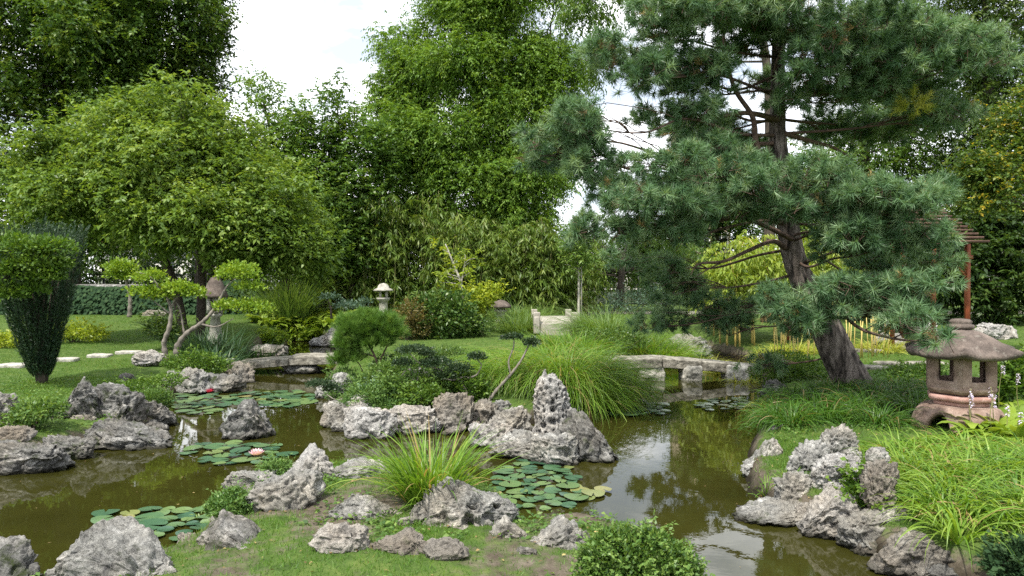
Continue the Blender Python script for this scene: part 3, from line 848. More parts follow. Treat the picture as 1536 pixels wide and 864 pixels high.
FILL = [((268, 800, 304, 830), .08), ((318, 772, 350, 790), .1), ((420, 742, 446, 760), .2), ((576, 716, 604, 732), .2), ((598, 776, 622, 794), .3), ((776, 822, 806, 842), .26), ((872, 800, 894, 818), .08)]
ROCKS += [(bb, z, ('rock_tan', 'rock', 'rock_dark')[i % 3], 'small stone lying among the near bank rocks', 270 + i, 'small stones on the near bank', dict(sub=5, depth=.9, pits=.4)) for i, (bb, z) in enumerate(FILL)]
for bb, zb, mat, lab, seed, grp, kw in ROCKS:
    rock(bb, zb, mat, lab, seed, group=grp, **({'wm': 1.04, **kw} if grp == GR else kw))
# ---------------------------------------------------------------- bridges
def rough_block(c, dims, seed, rz=0.0, ry=0.0, sub=5, amp=0.05, p=8):
    d, F = ico(sub)
    P = d / (np.abs(d) ** p).sum(1, keepdims=True) ** (1.0 / p)
    o = rng(seed).uniform(-40, 40, 3)
    V = P * np.asarray(dims) / 2
    V = V + unit(P) * (min(dims) * amp * (1.6 * fbm(V * 3.5 + o, seed, 4) + 0.9 * fbm(V * 11 + o, seed + 2, 4)))[:, None]
    c2, s2 = math.cos(ry), math.sin(ry)
    V = np.stack([V[:, 0] * c2 + V[:, 2] * s2, V[:, 1], -V[:, 0] * s2 + V[:, 2] * c2], 1)
    cs, sn = math.cos(rz), math.sin(rz)
    V = np.stack([V[:, 0] * cs - V[:, 1] * sn, V[:, 0] * sn + V[:, 1] * cs, V[:, 2]], 1)
    return V + np.asarray(c), F

def slab_between(root, a, b, thick, width, seed, mat):
    a = np.array(a); b = np.array(b)
    c = (a + b) / 2
    L_ = np.linalg.norm(b - a)
    ry = -math.atan2(b[2] - a[2], math.hypot(b[0] - a[0], b[1] - a[1]))
    rz = math.atan2(b[1] - a[1], b[0] - a[0])
    V, F = rough_block(c - np.array([0, 0, thick / 2]), (L_ * 1.0, width, thick), seed, rz, ry, sub=6, amp=0.07, p=22)
    return build('slab', Acc().add(V, F), mat, root, smooth=True)

rb = thing('stone_bridge', 'low grey stone slab bridge on pale block piers right of the big grass clump', 'bridge', (3.8, 15.6, 0))
YB = 15.5
tops = [P3(908, 537, YB), P3(988, 535, YB), P3(1044, 539, YB + 0.05), P3(1140, 548, YB + 0.25)]
for i in range(3):
    slab_between(rb, tops[i], tops[i + 1], 0.2, 0.85, 300 + i, M['slab'])
for (x0, x1, y0, y1, sd, mt) in ((955, 996, 550, 573, 310, 'granite'), (1020, 1050, 549, 573, 311, 'granite'), (1086, 1120, 554, 577, 312, 'granite'), (906, 950, 548, 574, 313, 'rock_dark')):
    w = (x1 - x0) / FPX * 15.2
    c = P3((x0 + x1) / 2, 560, 15.35)
    V, F = rough_block((c[0], 15.35, 0.06), (w, 0.5, 0.52), sd, amp=0.10, p=9)
    build('pier', Acc().add(V, F), M[mt], rb, smooth=True)

lb = thing('stone_bridge', 'short low stone slab bridge between the left lawn and the planted island', 'bridge', (-4.9, 16.8, 0))
YL = 16.5
t0, t1, t2 = P3(358, 541, YL), P3(441, 535, YL), P3(520, 531, YL + 0.1)
slab_between(lb, t0, t1, 0.17, 0.9, 320, M['slab'])
slab_between(lb, t1 + np.array([-0.03, 0, 0.04]), t2, 0.2, 0.9, 321, M['slab'])
c = P3(454, 552, 16.4)
V, F = rock_acc((c[0], 16.45, -0.05), (0.95, 0.7, 0.32), 322, sub=4, pits=0.4)
build('pier', Acc().add(V, F), M['rock_dark'], lb, smooth=True)

# pale stone footbridge seen end-on behind the grass
cb = at_g(834, 503)
fb = thing('stone_footbridge', 'pale stone footbridge seen end-on with two low side walls behind the big grass clump', 'bridge', cb)
k_ = cb[1] / FPX
def deck_pt(px, py, Y):
    return P3(px, py, Y)
dk = Acc()
hw = 24 * k_
prof_d = [(0.0, -0.02), (0.05, 0.34), (0.9, 0.50), (1.8, 0.50), (2.6, 0.36), (2.65, 0)]
for (ya, za), (yb_, zb_) in zip(prof_d[:-1], prof_d[1:]):
    V = [[cb[0] - hw, cb[1] + ya, cb[2] + za], [cb[0] + hw, cb[1] + ya, cb[2] + za], [cb[0] + hw, cb[1] + yb_, cb[2] + zb_], [cb[0] - hw, cb[1] + yb_, cb[2] + zb_]]
    dk.add(V, np.array([[0, 1, 2, 3]]))
build('deck', dk, M['concrete'], fb)
for s_ in (-1, 1):
    wl = Acc()
    xw = cb[0] + s_ * (hw + 0.09)
    V, F = rough_block((xw, cb[1] + 1.3, cb[2] + 0.3), (0.17, 2.7, 0.56), 330 + s_, amp=0.01, p=20)
    wl.add(V, F)
    V, F = rough_block((xw, cb[1] + 0.1, cb[2] + 0.36), (0.2, 0.24, 0.66), 333 + s_, amp=0.01, p=20)
    wl.add(V, F)
    V, F = rough_block((xw, cb[1] + 2.5, cb[2] + 0.36), (0.2, 0.24, 0.66), 336 + s_, amp=0.01, p=20)
    wl.add(V, F)
    build('side_wall', wl, M['concrete'], fb, smooth=True)

# ---------------------------------------------------------------- the large snow-viewing lantern
lp = at_g(1441, 642)
lp[1] = 8.5; lp[0] = (1441 - 768) / FPX * 8.5; lp[2] = gz(lp[0], lp[1])
lan = thing('stone_lantern', 'large brown stone lantern with a wide hexagonal roof among the right bank grasses', 'lantern', lp)
u = 8.5 / FPX                       # metres per photo pixel at the lantern
zpx = lambda py: EYE + (HOR - py) * u
HEXR = math.radians(-122.6 + 4)        # a corner looks almost at the camera
def hexring(R, z, curl=0.0, n=24):
    """hexagon ring sampled n points, corners lifted by curl"""
    V = []
    for i in range(n):
        a_ = HEXR + 2 * math.pi * i / n
        ph = ((a_ - HEXR) % (math.pi / 3)) - math.pi / 6
        r_ = R * math.cos(math.pi / 6) / math.cos(ph)
        q = abs(ph) / (math.pi / 6)
        V.append([lp[0] + r_ * (1 + 0.05 * curl * q ** 4) * math.cos(a_), lp[1] + r_ * (1 + 0.05 * curl * q ** 4) * math.sin(a_), z + 0.045 * curl * q ** 5])
    return np.array(V)
def loft(rings, cap=True):
    n = len(rings[0]); V = np.concatenate(rings)
    j = np.arange(n); k2 = (j + 1) % n
    F = np.concatenate([np.stack([i * n + j, i * n + k2, (i + 1) * n + k2, (i + 1) * n + j], 1) for i in range(len(rings) - 1)])
    out = [F]
    if cap:
        out += [j[::-1][None, :], ((len(rings) - 1) * n + j)[None, :]]
    return V, out
R0 = 79 * u
z_e = zpx(531)
V, F = loft([hexring(R0 * 0.60, z_e - 0.03), hexring(R0 * 0.93, z_e - 0.035, 0.9), hexring(R0 * 0.99, z_e - 0.01, 1.1), hexring(R0, z_e + 0.022, 1.2),
             hexring(R0 * 0.94, z_e + 0.05, 1.0), hexring(R0 * 0.78, z_e + 0.115, 0.45), hexring(R0 * 0.60, z_e + 0.20, 0.15), hexring(R0 * 0.40, z_e + 0.265),
             hexring(R0 * 0.21, z_e + 0.30), hexring(R0 * 0.19, z_e + 0.315)])
build('roof', Acc().add(V, F), M['roof_stone'], lan)
zk = z_e + 0.31
V, F = lathe([(0.0, zk), (0.135, zk), (0.15, zk + 0.02), (0.145, zk + 0.045), (0.115, zk + 0.055), (0.12, zk + 0.07), (0.125, zk + 0.09), (0.09, zk + 0.115), (0.0, zk + 0.125)], 28, (lp[0], lp[1], 0))
build('finial', Acc().add(V, F), M['roof_stone'], lan, smooth=True)
# fire box: six walls, each with a square window
fbx = Acc()
zb0, zb1 = zpx(579), zpx(527)
Rf = 50 * u
tw = 0.07
for i in range(6):
    a0, a1 = HEXR + i * math.pi / 3, HEXR + (i + 1) * math.pi / 3
    quad = {}
    for lay, R_ in (('o', Rf), ('i', Rf - tw)):
        A = np.array([R_ * math.cos(a0), R_ * math.sin(a0)]); B = np.array([R_ * math.cos(a1), R_ * math.sin(a1)])
        def pt(s_, z):
            q = A + (B - A) * s_
            return [lp[0] + q[0], lp[1] + q[1], z]
        wz0, wz1 = zb0 + 0.085, zb1 - 0.06
        quad[lay] = [pt(0, zb0), pt(1, zb0), pt(1, zb1), pt(0, zb1), pt(.26, wz0), pt(.74, wz0), pt(.74, wz1), pt(.26, wz1)]
    V = np.array(quad['o'] + quad['i'])
    Fq = []
    for k0 in range(4):
        k1 = (k0 + 1) % 4
        Fq.append([k0, k1, 4 + k1, 4 + k0])
        Fq.append([8 + k1, 8 + k0, 12 + k0, 12 + k1])
        Fq.append([4 + k0, 4 + k1, 12 + k1, 12 + k0])
    fbx.add(V, np.array(Fq))
# bowl-shaped underside and ceiling of the fire box
V, F = loft([hexring(Rf * 0.74, zb0 - 0.085), hexring(Rf * 0.95, zb0 - 0.055), hexring(Rf * 1.005, zb0 - 0.015), hexring(Rf * 1.005, zb0 + 0.012), hexring(Rf * 0.9, zb0 + 0.014)])
fbx.add(V, F)
build('fire_box', fbx, M['old_stone'], lan)
z1 = zb0 - 0.087
V, F = loft([hexring(42 * u, z1 - 0.075), hexring(46 * u, z1 - 0.07), hexring(48 * u, z1 - 0.045), hexring(48 * u, z1 - 0.012), hexring(45 * u, z1 - 0.002)])
build('platform', Acc().add(V, F), M['pink_stone'], lan)
V, F = loft([hexring(35 * u, z1 - 0.135), hexring(40 * u, z1 - 0.12), hexring(40 * u, z1 - 0.095), hexring(39 * u, z1 - 0.077)])
build('lower_platform', Acc().add(V, F), M['pink_stone'], lan)
# domed foot with arched openings
zt = z1 - 0.13
zf = lp[2] - 0.12
nA, nS = 96, 14
Vd = []
for i in range(nA):
    a_ = 2 * math.pi * i / nA
    ph = ((a_ - math.radians(-150) + math.pi / 4) % (math.pi / 2)) - math.pi / 4      # four arches, one to the front left
    arch = max(0.0, 1 - (ph / math.radians(19)) ** 2)
    zbt = zf + (zt - 0.065 - zf) * math.sqrt(arch)
    for j in range(nS):
        s_ = j / (nS - 1)
        z = zt + (zbt - zt) * s_
        q = np.clip((zt - z) / (zt - zf), 0, 1)
        R_ = (42 + 24 * (q * (2 - q)) ** 0.5 - 3 * max(0, q - .6)) * u
        Vd.append([lp[0] + R_ * math.cos(a_), lp[1] + R_ * math.sin(a_), z])
Vd = np.array(Vd)
Fi = []
for i in range(nA):
    i2 = (i + 1) % nA
    for j in range(nS - 1):
        Fi.append([i * nS + j, i * nS + j + 1, i2 * nS + j + 1, i2 * nS + j])
da = Acc().add(Vd, np.array(Fi))
topc = np.array([[lp[0], lp[1], zt]])
da.add(np.concatenate([Vd[::nS], topc]), np.array([[i, (i + 1) % nA, nA] for i in range(nA)]))
foot = build('foot', da, M['old_stone'], lan, smooth=True)
md = foot.modifiers.new("thickness", 'SOLIDIFY')
md.thickness = 0.09
md.offset = -1 if False else 1
md.offset = -1

# small pale pedestal lantern at the back
b = at_g(575, 486); b[1] = 25.0
b = np.array([(575 - 768) / FPX * 25, 25.0, gz((575 - 768) / FPX * 25, 25.0)])
u2 = 25 / FPX
z2 = lambda py: EYE + (HOR - py) * u2
la = thing('stone_lantern', 'slim pale stone pedestal lantern with a domed cap in front of the bamboo', 'lantern', b)
V, F = lathe([(0.26, b[2] - 0.1), (0.26, b[2] + 0.12), (0.17, b[2] + 0.16), (0.15, b[2] + 0.5), (0.15, z2(452)), (0.21, z2(450.5)), (0.24, z2(448)), (0.24, z2(446.5))], 20, (b[0], b[1], 0))
build('pedestal', Acc().add(V, F), M['granite'], la, smooth=False)
fb2 = Acc()
for i in range(4):
    a_ = math.radians(45 + 90 * i + 12)
    V, F = box((b[0] + 0.155 * math.cos(a_), b[1] + 0.155 * math.sin(a_), (z2(446.5) + z2(437)) / 2), (0.09, 0.09, z2(437) - z2(446.5)), math.radians(12))
    fb2.add(V, F)
build('fire_box', fb2, M['granite'], la)
V, F = lathe([(0.0, z2(437) + 0.005), (0.33, z2(437) + 0.005), (0.36, z2(435.5)), (0.30, z2(433.5)), (0.21, z2(432)), (0.19, z2(429)), (0.13, z2(426)), (0.05, z2(425)), (0, z2(424.5))], 26, (b[0], b[1], 0))
build('roof', Acc().add(V, F), M['granite'], la, smooth=True)

# mushroom shaped lantern
b = np.array([(751 - 768) / FPX * 24, 24.0, gz((751 - 768) / FPX * 24, 24.0)])
u3 = 24 / FPX
z3 = lambda py: EYE + (HOR - py) * u3
lm = thing('stone_lantern', 'squat stone lantern with a mushroom shaped cap beside the lime green shrub', 'lantern', b)
V, F = lathe([(0.0, z3(462)), (0.28, z3(462)), (0.37, z3(461)), (0.36, z3(458.5)), (0.26, z3(454)), (0.13, z3(450.5)), (0, z3(449.5))], 24, (b[0], b[1], 0))
build('roof', Acc().add(V, F), M['roof_stone'], lm, smooth=True)
V, F = lathe([(0.2, b[2] - 0.05), (0.2, b[2] + 0.1), (0.13, b[2] + 0.14), (0.14, z3(468)), (0.22, z3(467)), (0.22, z3(465)), (0.15, z3(464)), (0.15, z3(461.5))], 16, (b[0], b[1], 0))
build('pedestal', Acc().add(V, F), M['granite'], lm)

# tall narrow lantern behind the cloud-pruned tree
YT = 17.5
b = np.array([(323 - 768) / FPX * YT, YT, gz((323 - 768) / FPX * YT, YT)])
u4 = YT / FPX
z4 = lambda py: EYE + (HOR - py) * u4
lt = thing('stone_lantern', 'tall narrow stone lantern with a dark pointed cap behind the cloud pruned shrub', 'lantern', b)
V, F = lathe([(0.19, b[2] - 0.05), (0.17, b[2] + 0.3), (0.11, z4(476)), (0.16, z4(474)), (0.17, z4(470))], 4, (b[0], b[1], 0), math.radians(30))
build('pedestal', Acc().add(V, F), M['granite'], lt)
ft = Acc()
for i in range(4):
    a_ = math.radians(30 + 90 * i)
    V, F = box((b[0] + 0.14 * math.cos(a_), b[1] + 0.14 * math.sin(a_), (z4(470) + z4(447)) / 2), (0.09, 0.09, z4(447) - z4(470)), math.radians(-15))
    ft.add(V, F)
V, F = box((b[0], b[1], z4(458)), (0.16, 0.16, 0.30), math.radians(-15)); ft.add(V, F)
build('fire_box', ft, M['granite'], lt)
V, F = lathe([(0.0, z4(447) + 0.004), (0.29, z4(447) + 0.004), (0.30, z4(443)), (0.24, z4(434)), (0.18, z4(424)), (0.10, z4(416)), (0.0, z4(414))], 18, (b[0], b[1], 0))
build('roof', Acc().add(V, F), M['roof_stone'], lt, smooth=True)

# ---------------------------------------------------------------- red timber gate shelter on the right
YG = 18.0
gxm = lambda px: (px - 768) / FPX * YG
gzb = gz(gxm(1400), YG)
gate = thing('timber_shelter', 'red timber shelter with a brown shingled roof behind the big lantern', 'shelter', (gxm(1400), YG + 0.8, gzb))
zg = lambda py: EYE + (HOR - py) / FPX * YG
for (px, dy) in ((1338, 0.0), (1451, 0.0), (1352, 1.9), (1400, 1.9)):
    xg = gxm(px) * (YG + dy) / YG
    V, F = box((xg, YG + dy, (gzb - 0.2 + zg(366)) / 2), (0.10, 0.10, zg(366) - gzb + 0.2))
    post = build('post', Acc().add(V, F), M['red_wood'], gate)
for dy in (0.0, 1.9):
    V, F = box((gxm(1392), YG + dy - 0.09, zg(386)), (gxm(1455) - gxm(1329), 0.06, 0.10))
    build('beam', Acc().add(V, F), M['red_wood'], gate)
for (px, sg) in ((1451, -1), (1338, 1)):
    x0 = gxm(px)
    V, F = tube([[x0 + sg * 0.05, YG - 0.02, zg(415)], [x0 + sg * 0.42, YG - 0.02, zg(390)]], 0.035, 4)
    build('brace', Acc().add(V, F), M['red_wood'], gate)
rf = Acc()
zr = zg(366)
for side in (-1, 1):
    for k0 in range(9):
        t_ = k0 / 9.0
        yb0 = YG + 0.95 + side * (1.75 * (1 - t_))
        z0 = zr + 0.02 + 0.95 * t_
        V, F = box((gxm(1398), yb0 - side * 0.08, z0), (gxm(1450) - gxm(1346) - 0.02 * k0, 0.30, 0.055))
        rf.add(V, F)
V, F = box((gxm(1398), YG + 0.95, zr + 0.93), (gxm(1446) - gxm(1350), 0.3, 0.1)); rf.add(V, F)
build('roof', rf, M['brown_wood'], gate)
# an old red screen post pair farther left
YS = 20.0
for i, (px, y0, lab) in enumerate(((1232, 410, 'short red wooden post right of the pine trunk among yellow bamboo'), (1180, 432, 'short red wooden post left of the pine trunk among yellow bamboo'))):
    xs = (px - 768) / FPX * YS
    zb_ = gz(xs, YS)
    zt_ = EYE + (HOR - y0) / FPX * YS
    a = Acc()
    V, F = box((xs, YS, (zb_ + zt_) / 2 - 0.05), (0.2, 0.16, zt_ - zb_ + 0.1)); a.add(V, F)
    V, F = box((xs, YS, zt_ + 0.03), (0.26, 0.22, 0.06)); a.add(V, F)
    tag(build('wooden_post', a, M['red_wood'], base=(xs, YS, zb_)), lab, 'post')

# low fence of yellow bamboo stakes
for (name_px, x0, x1, ytop, Yk, n, lab) in (('a', 1266, 1335, 476, 16.2, 15, 'row of thin yellow bamboo stakes right of the pine trunk'), ('b', 1160, 1222, 488, 15.5, 12, 'row of thin yellow bamboo stakes left of the pine trunk')):
    r = rng(int(x0))
    xc = ((x0 + x1) / 2 - 768) / FPX * Yk
    fe = thing('bamboo_stake_fence', lab, 'fence', (xc, Yk, gz(xc, Yk)))
    for i in range(n):
        px = x0 + (x1 - x0) * (i + r.uniform(0.1, 0.9)) / n
        xx = (px - 768) / FPX * Yk
        yy = Yk + r.uniform(-0.25, 0.25)
        zz = gz(xx, yy)
        h = EYE + (HOR - ytop) / FPX * Yk - zz + r.uniform(-0.22, 0.08)
        V, F = tube([[xx, yy, zz - 0.05], [xx + r.uniform(-.09, .09), yy, zz + h]], r.uniform(.007, .011), 6)
        build('stake', Acc().add(V, F), M['culm_yellow'], fe)

# ---------------------------------------------------------------- iron railing behind the bamboo
YF = 36.0
def rail_panel(x0, x1, yy, label, group):
    z0 = gz((x0 + x1) / 2, yy)
    pn = thing('railing_panel', label, 'railing', ((x0 + x1) / 2, yy, z0), group)
    for hz_ in (0.25, 1.75):
        V, F = box(((x0 + x1) / 2, yy, z0 + hz_), (x1 - x0, 0.04, 0.05))
        build('rail', Acc().add(V, F), M['iron'], pn)
    V, F = box((x0, yy, z0 + 1.0), (0.08, 0.08, 2.1))
    build('post', Acc().add(V, F), M['iron'], pn)
    n = int((x1 - x0) / 0.17)
    for i in range(1, n):
        xx = x0 + (x1 - x0) * i / n
        V, F = tube([[xx, yy + 0.03, z0 + 0.05], [xx, yy + 0.03, z0 + 1.95], [xx, yy + 0.03, z0 + 2.05]], [0.014, 0.014, 0.003], 5)
        build('picket', Acc().add(V, F), M['iron'], pn)
segx = np.arange(-26, 14.1, 2.5)
for i in range(len(segx) - 1):
    rail_panel(segx[i], segx[i + 1], YF, 'black iron railing panel in the row behind the bamboo and trees', 'iron railing panels along the back boundary')

# ---------------------------------------------------------------- buildings beyond the garden
def building(name, label, x0, x1, y0, y1, z0, h, mat, rows, cols, roof='flat', win=(1.1, 1.5)):
    bd = thing(name, label, 'building', ((x0 + x1) / 2, y0, z0))
    V, F = box(((x0 + x1) / 2, (y0 + y1) / 2, z0 + h / 2 - 0.2), (x1 - x0, y1 - y0, h + 0.4))
    build('wall', Acc().add(V, F), M[mat], bd)
    if roof == 'flat':
        V, F = box(((x0 + x1) / 2, (y0 + y1) / 2, z0 + h + 0.15), (x1 - x0 + 0.8, y1 - y0 + 0.8, 0.3))
        build('roof', Acc().add(V, F), M['plaster'], bd)
    else:
        o = 0.6; ym = (y0 + y1) / 2; hr = (y1 - y0) * 0.33
        V = [[x0 - o, y0 - o, z0 + h], [x1 + o, y0 - o, z0 + h], [x1 + o, y1 + o, z0 + h], [x0 - o, y1 + o, z0 + h], [x0 - o, ym, z0 + h + hr], [x1 + o, ym, z0 + h + hr]]
        a = Acc().add(V, [np.array([[0, 1, 5, 4], [2, 3, 4, 5], [3, 2, 1, 0]]), np.array([[0, 4, 3], [1, 2, 5]])])
        build('roof', a, M['roof_tile'], bd)
    for r_ in range(rows):
        for c_ in range(cols):
            xc = x0 + (x1 - x0) * (c_ + 0.5) / cols
            zc = z0 + h * (r_ + 0.55) / rows
            a = Acc()
            for (dx, dz, sx, sz) in ((0, win[1] / 2, win[0] + .16, .1), (0, -win[1] / 2, win[0] + .3, .12), (-win[0] / 2, 0, .1, win[1] - .12), (win[0] / 2, 0, .1, win[1] - .12), (0, 0, .06, win[1] - .12)):
                V, F = box((xc + dx, y0 - 0.04, zc + dz), (sx, 0.1, sz)); a.add(V, F)
            w_ = build('window', a, M['plaster'], bd)
            V, F = box((xc, y0 - 0.012, zc), (win[0], 0.03, win[1]))
            build('pane', Acc().add(V, F), M['glass'], w_)
building('apartment_building', 'tan apartment building seen through the gaps of the big pine', 17.2, 20.6, 66, 76, 1.0, 16.6, 'plaster_tan', 5, 2)
building('garden_house', 'pale house glimpsed behind the iron railing right of the sapling', 3.0, 9.5, 46, 54, 0.8, 3.0, 'plaster', 1, 3, roof='flat')
building('garden_house', 'pale low house glimpsed between the tree trunks on the far left', -31, -20, 52, 60, 0.8, 4.2, 'plaster', 1, 5, roof='gable')
# ---------------------------------------------------------------- trees and shrubs
def blob(px, py, rx, ry, Y, rd=None):
    """a lobe of a crown: photo centre and half sizes, depth, half depth in metres"""
    k = Y / FPX
    return (P3(px, py, Y), np.array([rx * k, rd if rd else (rx + ry) / 2 * k, ry * k]))

def sample_blobs(bl, n, r, shell=0.33, lump=0.18, seed=0):
    w = np.array([b[1][0] * b[1][2] + b[1][1] * b[1][0] * 0.5 for b in bl])
    idx = r.choice(len(bl), n, p=w / w.sum())
    C = np.array([b[0] for b in bl])[idx]
    R = np.array([b[1] for b in bl])[idx]
    d = unit(r.normal(size=(n, 3)))
    rad = r.uniform(0, 1, n) ** shell
    rad = rad * (1 + lump * vnoise(d * 3.1 + idx[:, None] * 7.7, seed))
    return C + d * R * rad[:, None], d, rad, idx

def twig_leaves(base, dirs, L, nper, r, leafL, leafW, droop=0.25, up=0.6, side=0.75, fwd=0.55, jit=0.35, rbase=None, rjit=0.35, tri=False, leaf_droop=0.2, nup=1.0):
    """leaves set alternately along drooping twigs"""
    N = len(base)
    t = (np.arange(nper) + 0.6) / nper
    t = np.broadcast_to(t, (N, nper)) + r.uniform(-.3, .3, (N, nper)) / nper
    L = np.broadcast_to(np.asarray(L, float), (N,))
    dirs = unit(dirs)
    pos = base[:, None, :] + dirs[:, None, :] * (L[:, None] * t)[..., None]
    pos[..., 2] -= droop * (t ** 2) * L[:, None]
    tang = np.broadcast_to(dirs[:, None, :], pos.shape).copy()
    tang[..., 2] -= 2 * droop * t
    tang = unit(tang)
    upv = np.array([0, 0, 1.0])
    sd = unit(np.cross(tang, upv) + 1e-4)
    sg = np.where(np.arange(nper) % 2 == 0, 1.0, -1.0)[None, :, None]
    ld = unit(tang * fwd + sd * sg * side + r.normal(size=pos.shape) * jit + np.array([0, 0, -leaf_droop]))
    nr = unit(upv * nup + r.normal(size=pos.shape) * 0.45)
    n = N * nper
    s = r.uniform(0.5, 1.3, n)
    f = tri_leaves if tri else leaves
    kw = {} if tri else dict(fold=0.18, curl=0.08)
    V, F = f(pos.reshape(-1, 3), ld.reshape(-1, 3), nr.reshape(-1, 3), leafL * s, leafW * s, **kw)
    rb_ = np.zeros(N) if rbase is None else rbase
    rv = np.clip(np.repeat(rb_, nper) + r.normal(size=n) * rjit * 0.5, 0, 1)
    return V, F, np.repeat(rv, 3 if tri else 4)

def bez(a, b, r, sag=0.15, n=8, wob=0.04):
    a = np.asarray(a); b = np.asarray(b)
    L_ = np.linalg.norm(b - a)
    t = np.linspace(0, 1, n)[:, None]
    m = (a + b) / 2 + np.array([0, 0, sag * L_])
    p = (1 - t) ** 2 * a + 2 * t * (1 - t) * m + t ** 2 * b
    p[1:-1] += r.normal(size=(n - 2, 3)) * wob * L_ * 0.5
    return p

def tree(name, label, cat, base_px, Y, trunks, bl, mat, bark, n_cl, twigs, nper, twigL, leafL, leafW, seed, droop=0.25, group=None, n_br=40,
         spread=0.5, upb=0.25, br_r=0.045, shell=0.33, tri=False, rb=(0.35, 0.25), leaf_droop=0.25, lump=0.22, nup=1.0, base_z=None, top_light=0.0, sub=7):
    r = rng(seed)
    bx = (base_px - 768) / FPX * Y
    bz = gz(bx, Y) if base_z is None else base_z
    root = thing(name, label, cat, (bx, Y, bz), group)
    # trunks: control points (photo x, photo y, depth offset, radius in metres)
    tr = Acc()
    spines = []
    for tp in trunks:
        cp = np.array([np.append(P3(p[0], p[1], Y + p[2]), p[3]) for p in tp])
        if cp[0][2] < bz + 1.0:
            cp[0][2] = min(cp[0][2], bz) - 0.1
        sp = spline(cp, 8 * (len(cp) - 1) + 1)
        V, F = tube(sp[:, :3], sp[:, 3], 9)
        tr.add(V, F)
        spines.append(sp)
    allsp = np.concatenate(spines)
    lobes = []
    for c0, R0_ in bl:
        lobes.append((c0, R0_ * 0.8))
        for _ in range(sub):
            o = unit(r.normal(size=3) + np.array([0, -.15, .15]))
            lobes.append((c0 + o * R0_ * 0.66, R0_ * r.uniform(.36, .58)))
    cl, d, rad, idx = sample_blobs(lobes if sub else bl, n_cl, r, shell, lump, seed)
    for i in r.choice(n_cl, min(n_br, n_cl), replace=False):
        p = cl[i]
        dd = np.linalg.norm((allsp[:, :3] - p) * np.array([1, 1, 0.8]), axis=1) + np.where(allsp[:, 2] > p[2] - 0.1, 2.5, 0)
        q = allsp[np.argmin(dd)]
        V, F = tube(bez(q[:3], p, r), np.linspace(min(br_r, q[3] * 0.6), 0.008, 8), 5)
        tr.add(V, F)
    build('trunk', tr, M[bark], root, smooth=True)
    # twigs
    K = twigs
    base = np.repeat(cl, K, 0) + r.normal(size=(n_cl * K, 3)) * twigL * 0.35
    dirs = unit(np.repeat(unit(d), K, 0) * spread + r.normal(size=(n_cl * K, 3)) * 0.6 + np.array([0, 0, upb]))
    crnd = np.clip(r.normal(rb[0], rb[1] * 0.7, n_cl) + top_light * d[:, 2], 0, 1)
    V, F, R = twig_leaves(base, dirs, twigL * r.uniform(0.6, 1.25, n_cl * K), nper, r, leafL, leafW, droop, rbase=np.repeat(crnd, K), tri=tri, leaf_droop=leaf_droop, nup=nup)
    build('crown', Acc().add(V, F, R), M[mat], root)
    return root

# --- background, left
tree('dark_tree', 'tall dense dark tree filling the top left corner behind the spreading tree', 'tree', 100, 33,
     [[(110, 468, 0, .4), (105, 330, 0, .32), (95, 150, 0, .22), (110, -40, 0, .1)], [(105, 300, 0, .25), (160, 200, 0, .15), (230, 60, 0, .08)]],
     [blob(80, 60, 150, 90, 33, 4), blob(40, 200, 130, 110, 33, 4), blob(200, 60, 90, 90, 33, 3.5), blob(215, 180, 100, 80, 33, 3.5), blob(100, -60, 180, 70, 33, 4), blob(-40, 330, 100, 110, 33, 3), blob(130, 330, 120, 80, 34, 3), blob(265, 30, 60, 70, 33, 3), blob(150, 60, 70, 40, 31, 3)],
     'lf_robinia', 'bark', 2600, 7, 11, 0.9, 0.20, 0.10, 11, rb=(0.42, 0.4), n_br=60, br_r=0.09, shell=0.4)
tree('poplar_tree', 'dark upright tree against the sky at the right edge of the tall dark tree', 'tree', 300, 35,
     [[(300, 468, 0, .3), (304, 300, 0, .25), (305, 120, 0, .14), (310, 0, 0, .05)]],
     [blob(308, 40, 34, 60, 35, 1.6), blob(300, 140, 42, 90, 35, 1.8), blob(305, 250, 40, 80, 35, 1.8), blob(275, 190, 40, 80, 36, 2), blob(310, -20, 25, 40, 35, 1.4)],
     'lf_dark', 'bark', 520, 7, 11, 0.8, 0.17, 0.11, 12, rb=(0.55, 0.3), n_br=30, upb=0.6, br_r=0.06)
# --- spreading tree on the left lawn
tree('spreading_tree', 'wide spreading broad leaved tree with several dark trunks on the left lawn', 'tree', 275, 20,
     [[(278, 474, 0, .15), (262, 430, 0, .13), (240, 375, 0, .11), (215, 320, 0, .08), (180, 260, 0, .04)], [(300, 476, .3, .14), (303, 420, .3, .12), (302, 360, .3, .1), (320, 290, .3, .07), (350, 240, 0.3, .03)],
      [(240, 380, 0, .09), (270, 310, -.4, .06), (280, 240, -.6, .03)], [(303, 380, .3, .08), (380, 330, -.2, .06), (440, 330, -.4, .04)], [(235, 370, 0, .07), (160, 330, -.3, .05), (90, 300, -.5, .03)]],
     [blob(110, 240, 75, 50, 19.5, 1.6), blob(190, 215, 85, 60, 20, 1.8), blob(270, 190, 75, 60, 20, 1.8), blob(250, 270, 100, 70, 19, 2), blob(345, 230, 60, 70, 20, 1.6), blob(400, 300, 80, 70, 19.5, 1.8), blob(445, 360, 55, 55, 19.5, 1.3),
      blob(330, 320, 110, 55, 18.6, 1.6), blob(140, 300, 90, 52, 19, 1.8), blob(75, 270, 45, 40, 19.3, 1.2), blob(70, 335, 55, 38, 19.5, 1.4), blob(390, 375, 60, 45, 19, 1.3), blob(250, 335, 80, 35, 18.6, 1.5), blob(480, 395, 35, 30, 19.5, 0.9)],
     'lf_spread', 'bark', 1800, 7, 10, 0.5, 0.135, 0.068, 21, rb=(0.45, 0.3), n_br=110, upb=0.35, droop=0.3, br_r=0.05, shell=0.42, leaf_droop=0.35)
